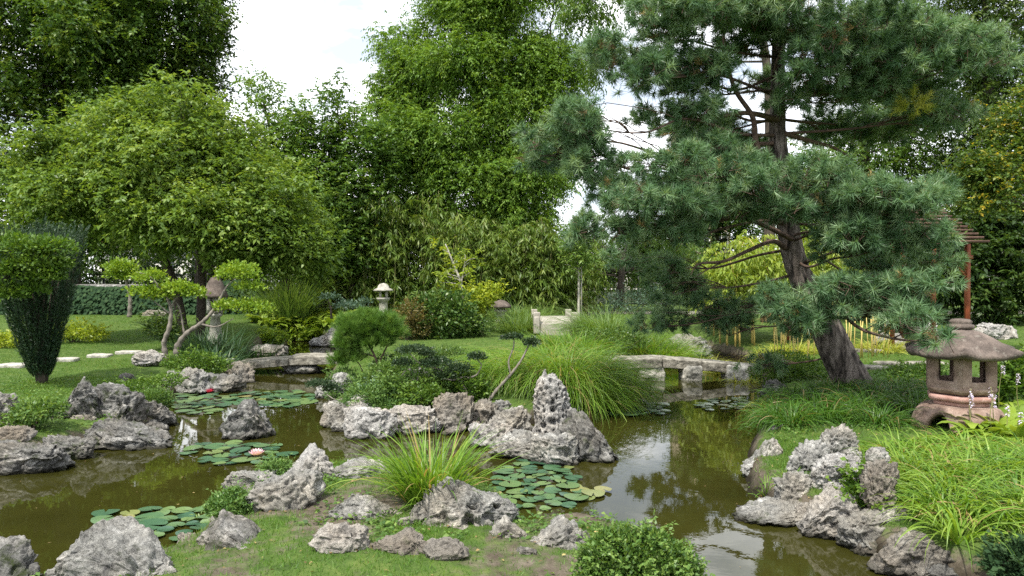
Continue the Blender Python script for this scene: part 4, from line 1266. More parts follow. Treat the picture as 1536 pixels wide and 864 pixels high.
# --- lighter open trees against the sky
tree('ash_tree', 'open crowned tree with wispy top twigs behind the right side of the spreading tree', 'tree', 430, 27,
     [[(430, 470, 0, .18), (425, 350, 0, .14), (415, 240, 0, .08), (395, 150, 0, .03)], [(425, 350, 0, .1), (455, 250, 0, .05), (465, 190, 0, .02)]],
     [blob(392, 150, 26, 34, 27, 1.0), blob(420, 215, 50, 50, 27, 1.6), blob(450, 280, 75, 70, 27, 2), blob(385, 250, 50, 60, 27, 1.5), blob(440, 190, 30, 34, 27, 1), blob(480, 350, 60, 50, 27, 1.6), blob(420, 370, 70, 50, 27, 1.6)],
     'lf_ash', 'bark', 600, 7, 10, 0.65, 0.16, 0.08, 23, rb=(0.5, 0.3), n_br=60, upb=0.6, shell=0.45)
tree('ash_tree', 'slender open tree with a thin leading shoot left of the tall bright green tree', 'tree', 530, 28,
     [[(530, 470, 0, .16), (525, 350, 0, .12), (512, 230, 0, .06), (505, 140, 0, .02)], [(527, 340, 0, .08), (560, 260, 0, .05), (575, 200, 0, .02)]],
     [blob(505, 155, 18, 36, 28, 0.7), blob(515, 220, 36, 36, 28, 1.2), blob(550, 240, 55, 60, 28, 1.6), blob(545, 310, 60, 66, 28, 1.8), blob(575, 340, 45, 70, 29, 1.4), blob(500, 300, 45, 60, 28, 1.4), blob(590, 220, 30, 40, 29, 1.0), blob(520, 380, 60, 40, 28, 1.4)],
     'lf_ash', 'bark', 560, 7, 10, 0.65, 0.17, 0.085, 24, rb=(0.35, 0.3), n_br=60, upb=0.6, shell=0.45)
# --- the tall bright tree in the centre
tree('locust_tree', 'tall bright yellow green feathery tree rising in the middle of the photo', 'tree', 735, 31,
     [[(738, 474, 0, .34), (735, 380, 0, .3), (720, 250, 0, .24), (715, 120, 0, .15), (720, 0, 0, .08)], [(730, 330, 0, .2), (790, 220, 0, .14), (815, 100, 0, .07)], [(725, 300, 0, .18), (660, 200, 0, .12), (625, 120, 0, .05)], [(640, 330, 0, .1), (628, 285, 0, .09), (632, 262, 0, .05)]],
     [blob(715, 20, 85, 50, 31, 2.6), blob(618, 92, 58, 52, 31, 1.9), blob(690, 110, 80, 55, 30.5, 2.4), blob(775, 90, 70, 60, 31, 2.2), blob(825, 120, 50, 60, 31, 1.8), blob(592, 165, 46, 52, 31, 1.6), blob(665, 205, 80, 45, 30, 2.2), blob(760, 190, 80, 50, 30.5, 2.2),
      blob(835, 215, 46, 50, 31, 1.6), blob(700, 275, 90, 50, 29.6, 2.2), blob(795, 270, 60, 50, 30, 1.8), blob(625, 250, 55, 42, 30.2, 1.5), blob(680, 345, 80, 45, 30, 2), blob(770, 340, 70, 45, 30, 2), blob(790, -30, 80, 50, 31, 2.4), blob(695, -15, 50, 40, 31, 2), blob(620, 330, 40, 40, 30.5, 1.4)],
     'lf_locust', 'bark', 4200, 8, 13, 0.7, 0.14, 0.06, 31, rb=(0.5, 0.3), n_br=90, droop=0.5, upb=0.2, br_r=0.09, shell=0.3, leaf_droop=0.45, lump=0.3)
# --- background, right
tree('ailanthus_tree', 'low leafy tree behind the staked sapling left of the pine foliage', 'tree', 905, 30,
     [[(925, 474, 0, .2), (930, 440, 0, .17), (935, 380, 0, .1)]],
     [blob(870, 385, 50, 42, 33, 1.3), blob(930, 390, 60, 40, 32, 1.5), blob(985, 380, 50, 45, 32, 1.5), blob(1040, 390, 50, 40, 33, 1.5)],
     'lf_ail', 'bark', 260, 7, 14, 0.8, 0.17, 0.06, 33, droop=0.6, upb=0.3, n_br=25, leaf_droop=0.5)
tree('overhanging_tree', 'tree whose leafy branch tips hang into the top of the photo left of the pine', 'tree', 1150, 25,
     [[(1150, 474, 0, .22), (1155, 250, 0, .18), (1140, 50, 0, .14), (1060, -60, 0, .1), (960, -80, 0, .07), (890, -70, 0, .04)]],
     [blob(885, 5, 40, 30, 25, 1.2), blob(905, 45, 14, 26, 25, 0.5), blob(858, 22, 12, 22, 25, .5), blob(960, -40, 60, 40, 25, 1.6), blob(888, 95, 16, 45, 27, .7)],
     'lf_ail', 'bark', 150, 6, 14, 0.65, 0.15, 0.055, 35, droop=0.75, upb=0.0, n_br=30, leaf_droop=0.6)
tree('broadleaf_tree', 'leafy green tree seen behind the right half of the big pine', 'tree', 1290, 31,
     [[(1290, 474, 0, .3), (1295, 300, 0, .25), (1300, 120, 0, .15), (1310, 0, 0, .08)], [(1293, 320, 0, .18), (1220, 230, 0, .1)]],
     [blob(1230, 270, 80, 60, 31, 2), blob(1310, 250, 80, 70, 31, 2.2), blob(1390, 230, 60, 80, 31, 2), blob(1290, 350, 110, 60, 31, 2.4), blob(1190, 330, 50, 60, 31, 1.6), blob(1330, 150, 55, 60, 31, 1.8), blob(1340, 40, 70, 50, 31, 2), blob(1420, 60, 60, 60, 31, 2)],
     'lf_ail', 'bark', 900, 7, 12, 0.85, 0.18, 0.07, 36, droop=0.5, n_br=60, leaf_droop=0.5)
tree('dark_tree', 'tall shadowy tree filling the top right corner of the photo', 'tree', 1500, 29,
     [[(1500, 474, 0, .35), (1495, 300, 0, .3), (1480, 120, 0, .2), (1475, -30, 0, .1)], [(1495, 300, 0, .2), (1560, 150, 0, .1)]],
     [blob(1480, 60, 75, 70, 29, 2.4), blob(1540, 120, 70, 80, 29, 2.4), blob(1470, 170, 70, 60, 29, 2), blob(1480, -40, 100, 60, 29, 2.6), blob(1560, 260, 80, 80, 29, 2.4), blob(1480, 270, 60, 60, 30, 2), blob(1600, 20, 70, 120, 29, 2.4)],
     'lf_dark', 'bark', 900, 7, 12, 0.85, 0.17, 0.07, 37, droop=0.5, n_br=50, rb=(0.55, 0.35), leaf_droop=0.5)
tree('dark_shrub', 'tall mass of dark shrubs in shade behind the red timber shelter', 'shrub', 1420, 25,
     [[(1400, 485, 0, .09), (1405, 400, 0, .05)], [(1480, 485, 0, .09), (1480, 400, 0, .05)], [(1330, 485, 0, .08), (1325, 400, 0, .05)]],
     [blob(1320, 420, 60, 56, 25, 1.6), blob(1400, 410, 70, 70, 25, 1.8), blob(1480, 400, 70, 80, 24.5, 1.8), blob(1560, 400, 70, 80, 24.5, 1.8), blob(1440, 340, 80, 50, 26, 2), blob(1350, 350, 60, 50, 27, 2)],
     'lf_dark', 'bark', 700, 7, 11, 0.6, 0.2, 0.09, 38, rb=(0.35, 0.25), n_br=40)
tree('turning_tree', 'dense small tree with yellowing leaves leaning in from the right edge', 'tree', 1600, 14.5,
     [[(1610, 520, 0, .14), (1600, 420, 0, .12), (1570, 330, 0, .09), (1500, 300, 0, .04)], [(1600, 400, 0, .1), (1590, 250, 0, .06)]],
     [blob(1490, 275, 58, 44, 14.5, 0.8), blob(1545, 240, 60, 60, 14.5, 0.9), blob(1455, 255, 28, 26, 14.5, 0.4), blob(1520, 195, 50, 34, 14.7, .7), blob(1580, 170, 60, 60, 15, .9), blob(1470, 300, 35, 22, 14.3, .4)],
     'lf_yellow', 'bark', 480, 6, 9, 0.32, 0.075, 0.045, 39, rb=(0.36, 0.36), n_br=40, upb=0.4, br_r=0.03)
tree('broadleaf_tree', 'leafy tree standing in front of the tan building behind the pine', 'tree', 1072, 44,
     [[(1072, 474, 0, .25), (1074, 350, 0, .2), (1070, 250, 0, .1)]],
     [blob(1045, 260, 34, 34, 44, 1.6), blob(1085, 245, 36, 34, 44, 1.6), blob(1060, 310, 50, 44, 44, 2), blob(1100, 330, 50, 50, 44, 2), blob(1125, 280, 36, 36, 44, 1.6)],
     'lf_robinia', 'bark', 420, 7, 11, 0.9, 0.2, 0.1, 40, n_br=30)
# --- continuous dark wood beyond the railing, reads as one mass
def mass(name, label, cat, bl, mat, n, twigL, leafL, leafW, seed, nper=9, droop=0.3, upb=0.2, kind='stuff'):
    r = rng(seed)
    cl, d, rad, idx = sample_blobs(bl, n, r, 0.4, 0.2, seed)
    dirs = unit(d * 0.5 + r.normal(size=cl.shape) * 0.6 + np.array([0, 0, upb]))
    V, F, R = twig_leaves(cl, dirs, twigL * r.uniform(.6, 1.3, n), nper, r, leafL, leafW, droop, rbase=np.clip(r.normal(.4, .25, n), 0, 1), leaf_droop=.4)
    o = build(name, Acc().add(V, F, R), M[mat], base=bl[0][0])
    return tag(o, label, cat, kind=kind)
mass('distant_wood', 'dark green wood closing the view behind the garden boundary', 'wood',
     [blob(x, 400, 75, 60, 42, 3) for x in (-80, 40, 160, 280, 400, 520, 640, 760)] + [blob(x, 405, 70, 50, 44, 3) for x in (1060, 1180, 1300, 1420, 1540, 1640)] + [blob(x, 330, 60, 50, 44, 3) for x in (1230, 1360, 1480, 1600)] + [blob(880, 400, 40, 40, 43, 2), blob(980, 405, 40, 36, 43, 2)],
     'lf_dark', 7500, 1.1, 0.30, 0.14, 51)

# --- bamboo
def bamboo(px, Y, w_px, y_top, seed, label, mat='lf_bamboo', culm='culm', n=26, h_low=455, group='bamboo clumps along the back', leafL=0.24, nl=1.0):
    r = rng(seed)
    bx = (px - 768) / FPX * Y
    bz = gz(bx, Y)
    root = thing('bamboo', label, 'bamboo', (bx, Y, bz), group)
    H = EYE + (HOR - y_top) / FPX * Y - bz
    wm = w_px / FPX * Y
    cu = Acc()
    bases, dirs, rb_ = [], [], []
    for i in range(n):
        x = bx + r.uniform(-.5, .5) * wm; y = Y + r.uniform(-.8, .8)
        h = H * r.uniform(0.7, 1.05)
        ln = r.normal(size=2) * 0.12 * h
        t = np.linspace(0, 1, 9)
        p = np.stack([x + ln[0] * t ** 2.2, y + ln[1] * t ** 2.2, bz - 0.05 + h * t * (1 - 0.06 * t ** 3)], 1)
        V, F = tube(p, np.linspace(0.026, 0.006, 9), 6)
        cu.add(V, F)
        m = int(r.uniform(26, 38) * nl)
        lo = (EYE + (HOR - h_low) / FPX * Y - bz) / h
        tt = r.uniform(max(0.12, lo), 1.0, m) ** 0.9
        bp = np.stack([np.interp(tt, t, p[:, k]) for k in range(3)], 1) + r.normal(size=(m, 3)) * 0.22
        a_ = r.uniform(0, 2 * np.pi, m)
        bases.append(bp)
        dirs.append(np.stack([np.cos(a_), np.sin(a_), r.uniform(-.1, .7, m)], 1))
        rb_.append(np.clip(r.normal(.45, .22, m), 0, 1))
    build('culms', cu, M[culm], root, smooth=True)['kind'] = 'stuff'
    bases = np.concatenate(bases); dirs = np.concatenate(dirs)
    V, F, R = twig_leaves(bases, dirs, 0.6 * r.uniform(.6, 1.3, len(bases)), 12, r, leafL, 0.05, 0.7, rbase=np.concatenate(rb_), leaf_droop=0.75, jit=.4)
    build('foliage', Acc().add(V, F, R), M[mat], root)
    return root
bl_ = [(515, 29, 75, 300, 'bamboo clump at the left end of the back row below the slender open tree'), (572, 28, 75, 285, 'olive bamboo clump behind the slim pale lantern'), (632, 28.2, 80, 280, 'tall yellowish bamboo clump right of the slim pale lantern'),
       (692, 28, 75, 315, 'bamboo clump behind the lime green sapling'), (748, 28.3, 75, 320, 'bamboo clump behind the mushroom capped lantern'), (802, 28.2, 75, 325, 'bamboo clump behind the end-on footbridge'), (850, 29, 70, 350, 'bamboo clump just left of the staked sapling'), (470, 33, 70, 370, 'bamboo clump behind the right edge of the spreading tree')]
for i, (px, Y, w, yt, lab) in enumerate(bl_):
    bamboo(px, Y, w, yt, 600 + i, lab, n=28, leafL=.27)
bamboo(1130, 19.5, 100, 350, 620, 'bright yellow green bamboo left of the pine trunk', 'lf_bamboo_bright', 'culm_yellow', n=18, h_low=440, group='golden bamboos behind the pine', leafL=0.2, nl=1.2)
bamboo(1210, 20, 70, 355, 621, 'bright yellow green bamboo behind the pine trunk', 'lf_bamboo_bright', 'culm_yellow', n=12, h_low=425, group='golden bamboos behind the pine', leafL=0.2)
bamboo(1085, 22, 50, 395, 622, 'small bright bamboo at the far left of the golden bamboos', 'lf_bamboo_bright', 'culm_yellow', n=9, h_low=440, group='golden bamboos behind the pine', leafL=0.2)

# --- ivy covered bank at the left
r = rng(70)
iv = Acc()
n = 16000
xs = r.uniform(-22, -10.5, n); h = r.uniform(0, 1, n)
top = 1.25 + 0.35 * fbm(np.stack([xs * 0.5, xs * 0, xs * 0], 1), 71, 3)
ys = 29.5 + 0.5 * (1 - h ** 2) * -1 + r.normal(size=n) * 0.12
zs = 0.8 + top * h
V, F = leaves(np.stack([xs, ys, zs], 1), unit(np.stack([r.normal(size=n), -np.ones(n) * .6, -np.ones(n)], 1)), unit(np.stack([r.normal(size=n) * .4, -np.ones(n), np.ones(n) * .8], 1)), r.uniform(.1, .2, n), r.uniform(.1, .18, n), fold=.05)
iv.add(V, F, np.repeat(np.clip(r.normal(.45, .25, n), 0, 1), 4))
tag(build('ivy_bank', iv, M['lf_ivy'], base=(-16, 29.5, 0.8)), 'long dark ivy covered bank at the back of the left lawn', 'ivy')
V, F = rough_block((-16.2, 30.0, 1.25), (11.8, 0.7, 1.6), 72, amp=0.03)
tag(build('boundary_wall', Acc().add(V, F), M['rock_dark'], base=(-16.2, 30, .8)), 'low wall overgrown by ivy at the back of the left lawn', 'wall')

# ---------------------------------------------------------------- the big pine
YP = 11.5
pb = np.array([(1262 - 768) / FPX * YP, YP, 0])
pb[2] = gz(pb[0], pb[1])
pine = thing('pine_tree', 'large blue green pine with a leaning dark trunk on the right bank', 'tree', pb)
r = rng(80)
tcp = np.array([np.append(P3(x, y, YP + dy), rd) for x, y, dy, rd in ((1296, 605, 0, .37), (1277, 570, 0, .315), (1247, 510, .02, .285), (1219, 450, .05, .25), (1194, 395, .08, .205), (1180, 330, .1, .185), (1172, 265, .1, .165), (1166, 200, .1, .145), (1166, 120, .1, .12), (1166, 30, .1, .09), (1160, -80, .1, .05), (1155, -190, .1, .02))])
tcp[:, 3] *= 0.9
tsp = spline(tcp, 300)
V, F = tube(tsp[:, :3], tsp[:, 3], 44)
V = V + ((0.5 - np.abs(fbm(V * np.array([10, 10, 2.2]), 81, 3))) * 0.06 - .02)[:, None] * unit(V - np.repeat(tsp[:, :3], 44, 0))
build('trunk', Acc().add(V, F), M['pine_bark'], pine, smooth=True)
PADS = [  # photo x, y, half width, half height, depth, half depth
 (1000, 45, 100, 42, 10.4, .9), (1085, 10, 110, 45, 10.8, 1.0), (1235, 25, 110, 50, 10.4, 1.0), (1330, 60, 80, 45, 10.6, .8), (1375, 120, 100, 42, 10.6, .9), (1435, 85, 55, 40, 10.6, .7), (955, 105, 65, 40, 10.2, .7), (1035, 115, 75, 42, 10.8, .8),
 (1010, 165, 80, 32, 10.8, .8), (1260, 140, 85, 36, 11.0, .8), (1320, 190, 85, 36, 12.2, .9), (1220, 100, 60, 36, 10.3, .6), (905, 75, 40, 30, 10.4, .5), (1150, -60, 190, 50, 11.3, 1.5), (1110, 70, 50, 30, 11.8, .6), (1040, 195, 70, 26, 12.4, .7), (1105, 215, 45, 22, 12.6, .5), (1255, 195, 60, 26, 12.4, .7), (1215, 60, 40, 26, 11.6, .5), (1140, 125, 30, 18, 12.2, .4), (1130, 35, 55, 34, 10.6, .5), (1185, 65, 45, 30, 10.7, .5), (1100, 255, 55, 26, 10.2, .5), (1060, 225, 46, 26, 10.6, .5), (1180, 155, 26, 16, 10.9, .3), (1150, -10, 80, 30, 10.7, .6), (1290, 90, 60, 36, 10.4, .6), (1400, 180, 55, 30, 11, .6),
 (838, 205, 62, 36, 9.9, .6), (880, 180, 45, 34, 9.9, .5), (905, 250, 62, 34, 10.0, .6), (800, 235, 30, 24, 9.8, .35), (935, 300, 75, 36, 9.6, .7), (1005, 245, 50, 32, 9.6, .5), (1030, 290, 70, 38, 9.7, .6), (905, 345, 52, 30, 9.8, .5), (1075, 315, 60, 36, 10.4, .6), (985, 345, 60, 34, 10, .6),
 (960, 395, 65, 36, 12.0, .8), (1010, 430, 60, 36, 12.0, .8), (1150, 285, 60, 30, 10.0, .5), (1215, 265, 62, 30, 9.7, .5), (1195, 320, 60, 28, 9.9, .5), (1285, 300, 75, 40, 9.6, .6), (1350, 320, 70, 42, 9.5, .6), (1382, 352, 42, 32, 9.5, .5), (1310, 365, 75, 34, 9.7, .6), (1265, 345, 50, 28, 9.9, .5), (1385, 292, 36, 26, 9.9, .5), (1350, 400, 60, 28, 12.0, .8),
 (1000, 480, 55, 30, 12.0, .6), (1060, 460, 65, 30, 12.2, .7), (1095, 495, 50, 24, 11.8, .5), (1135, 460, 55, 24, 12.2, .6), (1215, 462, 62, 34, 9.7, .5), (1275, 445, 55, 28, 9.6, .5), (1330, 435, 60, 28, 9.3, .5), (1385, 425, 42, 18, 9.0, .4), (1370, 478, 38, 20, 8.6, .35), (1200, 490, 40, 24, 9.8, .4), (1345, 470, 45, 22, 9.2, .4), (1140, 545, 34, 20, 12.0, .3), (1398, 508, 20, 12, 7.9, .22)]
pads = [blob(*p) for p in PADS]
# limbs from the trunk to every pad, with forks
lb_ = Acc()
tips = []
for (c, R_), pd in zip(pads, PADS):
    dd = np.linalg.norm(tsp[:, :3] - c, axis=1) + np.where(tsp[:, 2] > c[2] + 0.25, 3.0, 0.0)
    q = tsp[np.argmin(dd)]
    L_ = np.linalg.norm(c - q[:3])
    path = spline(bez(q[:3], c - np.array([0, 0, R_[2] * 0.35]), r, sag=r.uniform(-.12, .10), n=5, wob=0.05), 12)
    V, F = tube(spline(path, 26), np.linspace(min(q[3] * 0.25, 0.012 + 0.007 * L_), 0.008, 26), 6)
    lb_.add(V, F)
    for _ in range(9):
        s_ = path[r.integers(6, 12)]
        e_ = c + unit(r.normal(size=3)) * R_ * r.uniform(.5, .9) * np.array([1, 1, .6])
        V, F = tube(bez(s_, e_, r, n=7), np.linspace(0.009, 0.004, 7), 5)
        lb_.add(V, F)
# bare crooked limbs that show in the photo
for cps in ([(1178, 372, .0, .05), (1158, 362, -.3, .036), (1122, 376, -.7, .03), (1085, 392, -1.0, .024), (1048, 396, -1.2, .016), (1036, 412, -1.3, .008)],
            [(1085, 392, -1.0, .014), (1060, 405, -1.1, .010), (1045, 414, -1.2, .006)],
            [(1166, 262, 0, .07), (1145, 245, -.2, .055), (1133, 212, -.3, .05), (1128, 175, -.3, .042), (1100, 130, -.4, .034), (1085, 60, -.5, .024), (1090, 0, -.6, .016)],
            [(1160, 215, 0, .035), (1120, 218, .3, .028), (1095, 232, .5, .016)],
            [(1175, 200, 0, .045), (1215, 212, .2, .036), (1250, 222, .4, .026), (1280, 240, .4, .014)],
            [(1160, 110, 0, .03), (1172, 75, -.5, .024), (1200, 20, -.7, .012)],
            [(1168, 150, 0, .03), (1210, 145, -.4, .02), (1240, 130, -.6, .01)],
            [(1190, 360, 0, .045), (1150, 340, -.6, .036), (1120, 330, -.9, .024)],
            [(1186, 300, 0, .05), (1240, 290, -.7, .04), (1300, 278, -1.0, .03), (1330, 282, -1.2, .02)],
            [(1205, 400, 0, .03), (1225, 385, .4, .024), (1262, 405, .6, .016)],
            [(1215, 430, 0, .04), (1270, 432, -.8, .03), (1350, 430, -1.8, .018)],
            [(1168, 180, 0, .05), (1120, 170, -.3, .04), (1060, 175, -.6, .028), (1000, 160, -.8, .016)],
            [(1184, 320, 0, .05), (1080, 300, -.9, .036), (1010, 275, -1.4, .028), (900, 240, -1.5, .016)]):
    cp = np.array([np.append(P3(x, y, YP + dy), rd) for x, y, dy, rd in cps])
    sp = spline(cp, 8 * len(cp))
    V, F = tube(sp[:, :3], sp[:, 3], 7)
    lb_.add(V, F)
build('branches', lb_, M['branch'], pine, smooth=True)
def tufts(pads, n, r, nn, nl, nw, up=0.5, stem=0.16, shell=0.3, mat='needle', parent=None, name='needles', rb=(.45, .25), seed=0, cone=(0.25, 1.25), z0=-0.75):
    c, d, rad, idx = sample_blobs(pads, n, r, shell, 0.25, seed)
    keep = d[:, 2] > z0
    c, d = c[keep], d[keep]
    n = len(c)
    ax = unit(d * 0.7 + np.array([0, 0, up]) + r.normal(size=(n, 3)) * 0.35)
    ref = unit(np.cross(ax, unit(r.normal(size=(n, 3)))))
    ref2 = np.cross(ax, ref)
    th = r.uniform(cone[0], cone[1], (n, nn))
    ph = r.uniform(0, 2 * np.pi, (n, nn))
    nd = ax[:, None, :] * np.cos(th)[..., None] + (ref[:, None, :] * np.cos(ph)[..., None] + ref2[:, None, :] * np.sin(ph)[..., None]) * np.sin(th)[..., None]
    nd = nd + np.array([0, 0, -0.10])
    t = r.uniform(0, 1, (n, nn))
    pos = c[:, None, :] + ax[:, None, :] * (t * stem)[..., None]
    Ln = nl * r.uniform(.75, 1.2, (n, nn)) * (1.0 - 0.25 * t)
    m = n * nn
    V, F = tri_leaves(pos.reshape(m, 3), nd.reshape(m, 3), unit(r.normal(size=(m, 3))), Ln.ravel(), nw)
    R = np.clip(np.repeat(r.normal(rb[0], rb[1], n), nn) + r.normal(size=m) * .12, 0, 1)
    return V, F, np.repeat(R, 3), c, ax
lob = []
for (c, R_), pd in zip(pads, PADS):
    m = 7 if (pd[0] > 1140 or pd[1] < 385) else 4
    for _ in range(m):
        o = unit(r.normal(size=3) * np.array([1, 1, .7]))
        lob.append((c + o * R_ * r.uniform(.45, .85), R_ * r.uniform(.32, .52)))
V, F, R, tc_, tax = tufts(lob, 9600, r, 54, 0.165, 0.0115, stem=.12, seed=82, cone=(.35, 1.55), rb=(.45, .32), up=.3)
build('needles', Acc().add(V, F, R), M['needle'], pine)
tw = Acc()
sel = r.choice(len(tc_), 4000, replace=False)
n = len(sel)
A = tc_[sel] - tax[sel] * 0.16; B = tc_[sel] + tax[sel] * 0.14
o1 = unit(np.cross(tax[sel], r.normal(size=(n, 3)))) * 0.006; o2 = unit(np.cross(tax[sel], o1)) * 0.006
V = np.stack([A + o1, A - o1 * .5 + o2, A - o1 * .5 - o2, B], 1).reshape(-1, 3)
bI = np.arange(n)[:, None] * 4
tw.add(V, np.concatenate([np.concatenate([bI + i, bI + j, bI + 3], 1) for i, j in ((0, 1), (1, 2), (2, 0))]))
build('twigs', tw, M['branch'], pine)
# a patch of yellowed old needles
V, F, R, _, _ = tufts([(c, s * .6) for c, s in lob], 420, r, 40, 0.12, 0.008, seed=84, rb=(.5, .3))
build('dry_needles', Acc().add(V, F, R), M['litter'], pine)
V, F, R, _, _ = tufts([blob(1368, 158, 16, 14, 10.4, .15)], 26, r, 50, 0.13, 0.008, seed=83)
build('yellow_needles', Acc().add(V, F, R), M['gr_yellow'], pine)

# --- young brushy pine on the island
Yy = 12.2
yb = np.array([(548 - 768) / FPX * Yy, Yy, 0]); yb[2] = gz(yb[0], yb[1])
yp = thing('young_pine', 'small brushy bright green pine at the left of the island', 'tree', yb)
r = rng(90)
tk = Acc()
for cps in ([(566, 580, 0, .03), (566, 550, 0, .026), (560, 530, 0, .02), (545, 505, 0, .014), (540, 485, 0, .008)], [(566, 548, 0, .02), (580, 520, .05, .014), (590, 495, .05, .008)], [(562, 535, 0, .016), (530, 525, -.05, .01), (515, 515, -.05, .006)], [(558, 525, 0, .014), (560, 500, -.1, .008)], [(549, 575, 0, .014), (538, 545, .1, .01), (520, 540, .1, .006)]):
    cp = np.array([np.append(P3(x, y, Yy + dy), rd) for x, y, dy, rd in cps]); sp = spline(cp, 24)
    V, F = tube(sp[:, :3], sp[:, 3], 6); tk.add(V, F)
build('trunk', tk, M['branch'], yp, smooth=True)
V, F, R, _, _ = tufts([blob(532, 492, 24, 15, Yy, .3), blob(572, 488, 30, 14, Yy, .3), blob(553, 498, 40, 16, Yy, .32), blob(520, 517, 16, 16, Yy, .25), blob(526, 537, 18, 10, Yy, .22), blob(590, 502, 16, 10, Yy, .2), blob(518, 484, 9, 8, Yy, .12), blob(548, 480, 16, 8, Yy, .2), blob(508, 543, 10, 7, Yy, .15), blob(560, 514, 28, 13, Yy, .28)], 1450, r, 54, 0.15, 0.0055, up=1.1, stem=.10, shell=.5, seed=91, cone=(.1, .85))
build('needles', Acc().add(V, F, R), M['needle_bright'], yp)

# ---------------------------------------------------------------- clipped and cloud-pruned shrubs
def pad_mesh(b, n, r, leafL, leafW, seed, shell=0.22, up=0.7, rb=(.5, .22), flat_under=True, lump=0.25):
    c, d, rad, idx = sample_blobs([b] if isinstance(b, tuple) else b, n, r, shell, lump, seed)
    if flat_under:
        k = d[:, 2] > -0.55
        c, d, idx = c[k], d[k], idx[k]
    n = len(c)
    ld = unit(d * 0.8 + r.normal(size=(n, 3)) * 0.55 + np.array([0, 0, up * 0.6]))
    nr = unit(d * 0.6 + r.normal(size=(n, 3)) * 0.6 + np.array([0, 0, .6]))
    V, F = leaves(c, ld, nr, leafL * r.uniform(.6, 1.3, n), leafW * r.uniform(.7, 1.2, n), fold=.15)
    q = 0.22 * vnoise(c * 4.0, seed + 5)
    return V, F, np.repeat(np.clip(r.normal(rb[0], rb[1], n) + q, 0, 1), 4)

def limbs(root, Y, paths, mat, name='trunk', n=None):
    a = Acc()
    for cps in paths:
        cp = np.array([np.append(P3(x, y, Y + dy), rd) for x, y, dy, rd in cps])
        sp = spline(cp, 9 * len(cp))
        V, F = tube(sp[:, :3], sp[:, 3] * (0.85 + 0.12 * np.sin(np.arange(len(sp)) * 1.3)), 8)
        a.add(V, F)
    return build(name, a, M[mat], root, smooth=True)

def cloud(name, label, cat, base_px, Y, paths, padl, mat, bark, dens, leafL, leafW, seed, group=None, pad_name='foliage_pad'):
    r = rng(seed)
    bx = (base_px - 768) / FPX * Y
    root = thing(name, label, cat, (bx, Y, gz(bx, Y)), group)
    limbs(root, Y, paths, bark)
    for i, p in enumerate(padl):
        b_ = blob(p[0], p[1], p[2], p[3], Y + (p[4] if len(p) > 4 else 0), p[2] / FPX * Y * 0.85)
        n = int(dens * p[2] * max(p[3], p[2] * 0.35))
        sub = [b_]
        for _ in range(4):
            o = unit(r.normal(size=3)) * b_[1] * np.array([.4, .4, .2])
            sub.append((b_[0] + o, b_[1] * r.uniform(.4, .6)))
        V, F, R = pad_mesh(sub, n, r, leafL, leafW, seed + i)
        build(pad_name, Acc().add(V, F, R), M[mat], root)
    return root
YC = 15.6
cloud('cloud_pruned_shrub', 'cloud pruned shrub with a crooked grey trunk and bright flat pads on the left bank', 'shrub', 250, YC,
      [[(250, 542, 0, .075), (246, 515, 0, .062), (254, 490, 0, .055), (256, 462, 0, .045), (246, 440, 0, .03), (225, 415, -.1, .016), (205, 408, -.1, .01)], [(256, 465, 0, .03), (262, 450, 0, .02), (275, 440, 0, .012)], [(254, 470, 0, .025), (235, 455, -.05, .015), (222, 445, -.1, .01)],
       [(276, 500, .1, .025), (270, 465, .1, .02), (262, 450, .1, .012)]],
      [(225, 416, 24, 12), (214, 438, 22, 11, -.1), (236, 441, 24, 13), (272, 434, 24, 13), (292, 440, 18, 12), (258, 430, 18, 10)], 'lf_cloud', 'bark_grey', 2.6, .075, .05, 701)
cloud('cloud_pruned_shrub', 'cloud pruned shrub with a long arching trunk reaching right over the left bank', 'shrub', 268, YC,
      [[(266, 540, 0, .09), (266, 520, 0, .08), (280, 500, 0, .065), (300, 486, 0, .055), (318, 468, 0, .045), (332, 445, 0, .035), (340, 430, 0, .02), (352, 418, 0, .012)], [(300, 486, 0, .035), (325, 490, -.05, .02), (350, 478, -.05, .012)], [(318, 470, 0, .02), (335, 465, 0, .015), (360, 463, 0, .01)]],
      [(357, 410, 33, 17), (374, 430, 22, 9), (368, 460, 40, 12), (340, 458, 18, 9), (385, 466, 22, 9)], 'lf_cloud', 'bark_grey', 2.6, .075, .05, 702)
cloud('cloud_pruned_shrub', 'small pruned tree with a slim grey trunk standing far back on the left lawn', 'shrub', 194, 24,
      [[(194, 476, 0, .09), (195, 450, 0, .07), (190, 425, 0, .05), (186, 410, 0, .03)]], [(182, 402, 25, 13), (196, 415, 16, 9), (172, 412, 14, 9)], 'lf_cloud', 'bark_grey', 3.0, .1, .07, 703)
cloud('cloud_pruned_shrub', 'tiny dark pruned tree with a flat top left of the slim pale lantern', 'shrub', 495, 24,
      [[(497, 478, 0, .05), (496, 460, 0, .04), (492, 448, 0, .02)]], [(495, 446, 17, 6), (525, 458, 26, 7), (545, 452, 12, 5)], 'lf_blue', 'bark', 3.0, .09, .05, 704)
YBn = 10.75
cloud('bonsai_pine', 'leaning bonsai with two small dark pads on bare stems at the right of the island', 'shrub', 734, YBn,
      [[(730, 606, 0, .035), (745, 585, 0, .03), (766, 562, 0, .025), (782, 540, 0, .02), (793, 518, 0, .012)], [(766, 562, 0, .02), (763, 542, 0, .016), (770, 522, 0, .013), (771, 508, 0, .01)]],
      [(771, 506, 15, 6), (798, 514, 13, 8), (757, 507, 8, 4)], 'lf_bonsai', 'bark_grey', 9, .035, .022, 705)
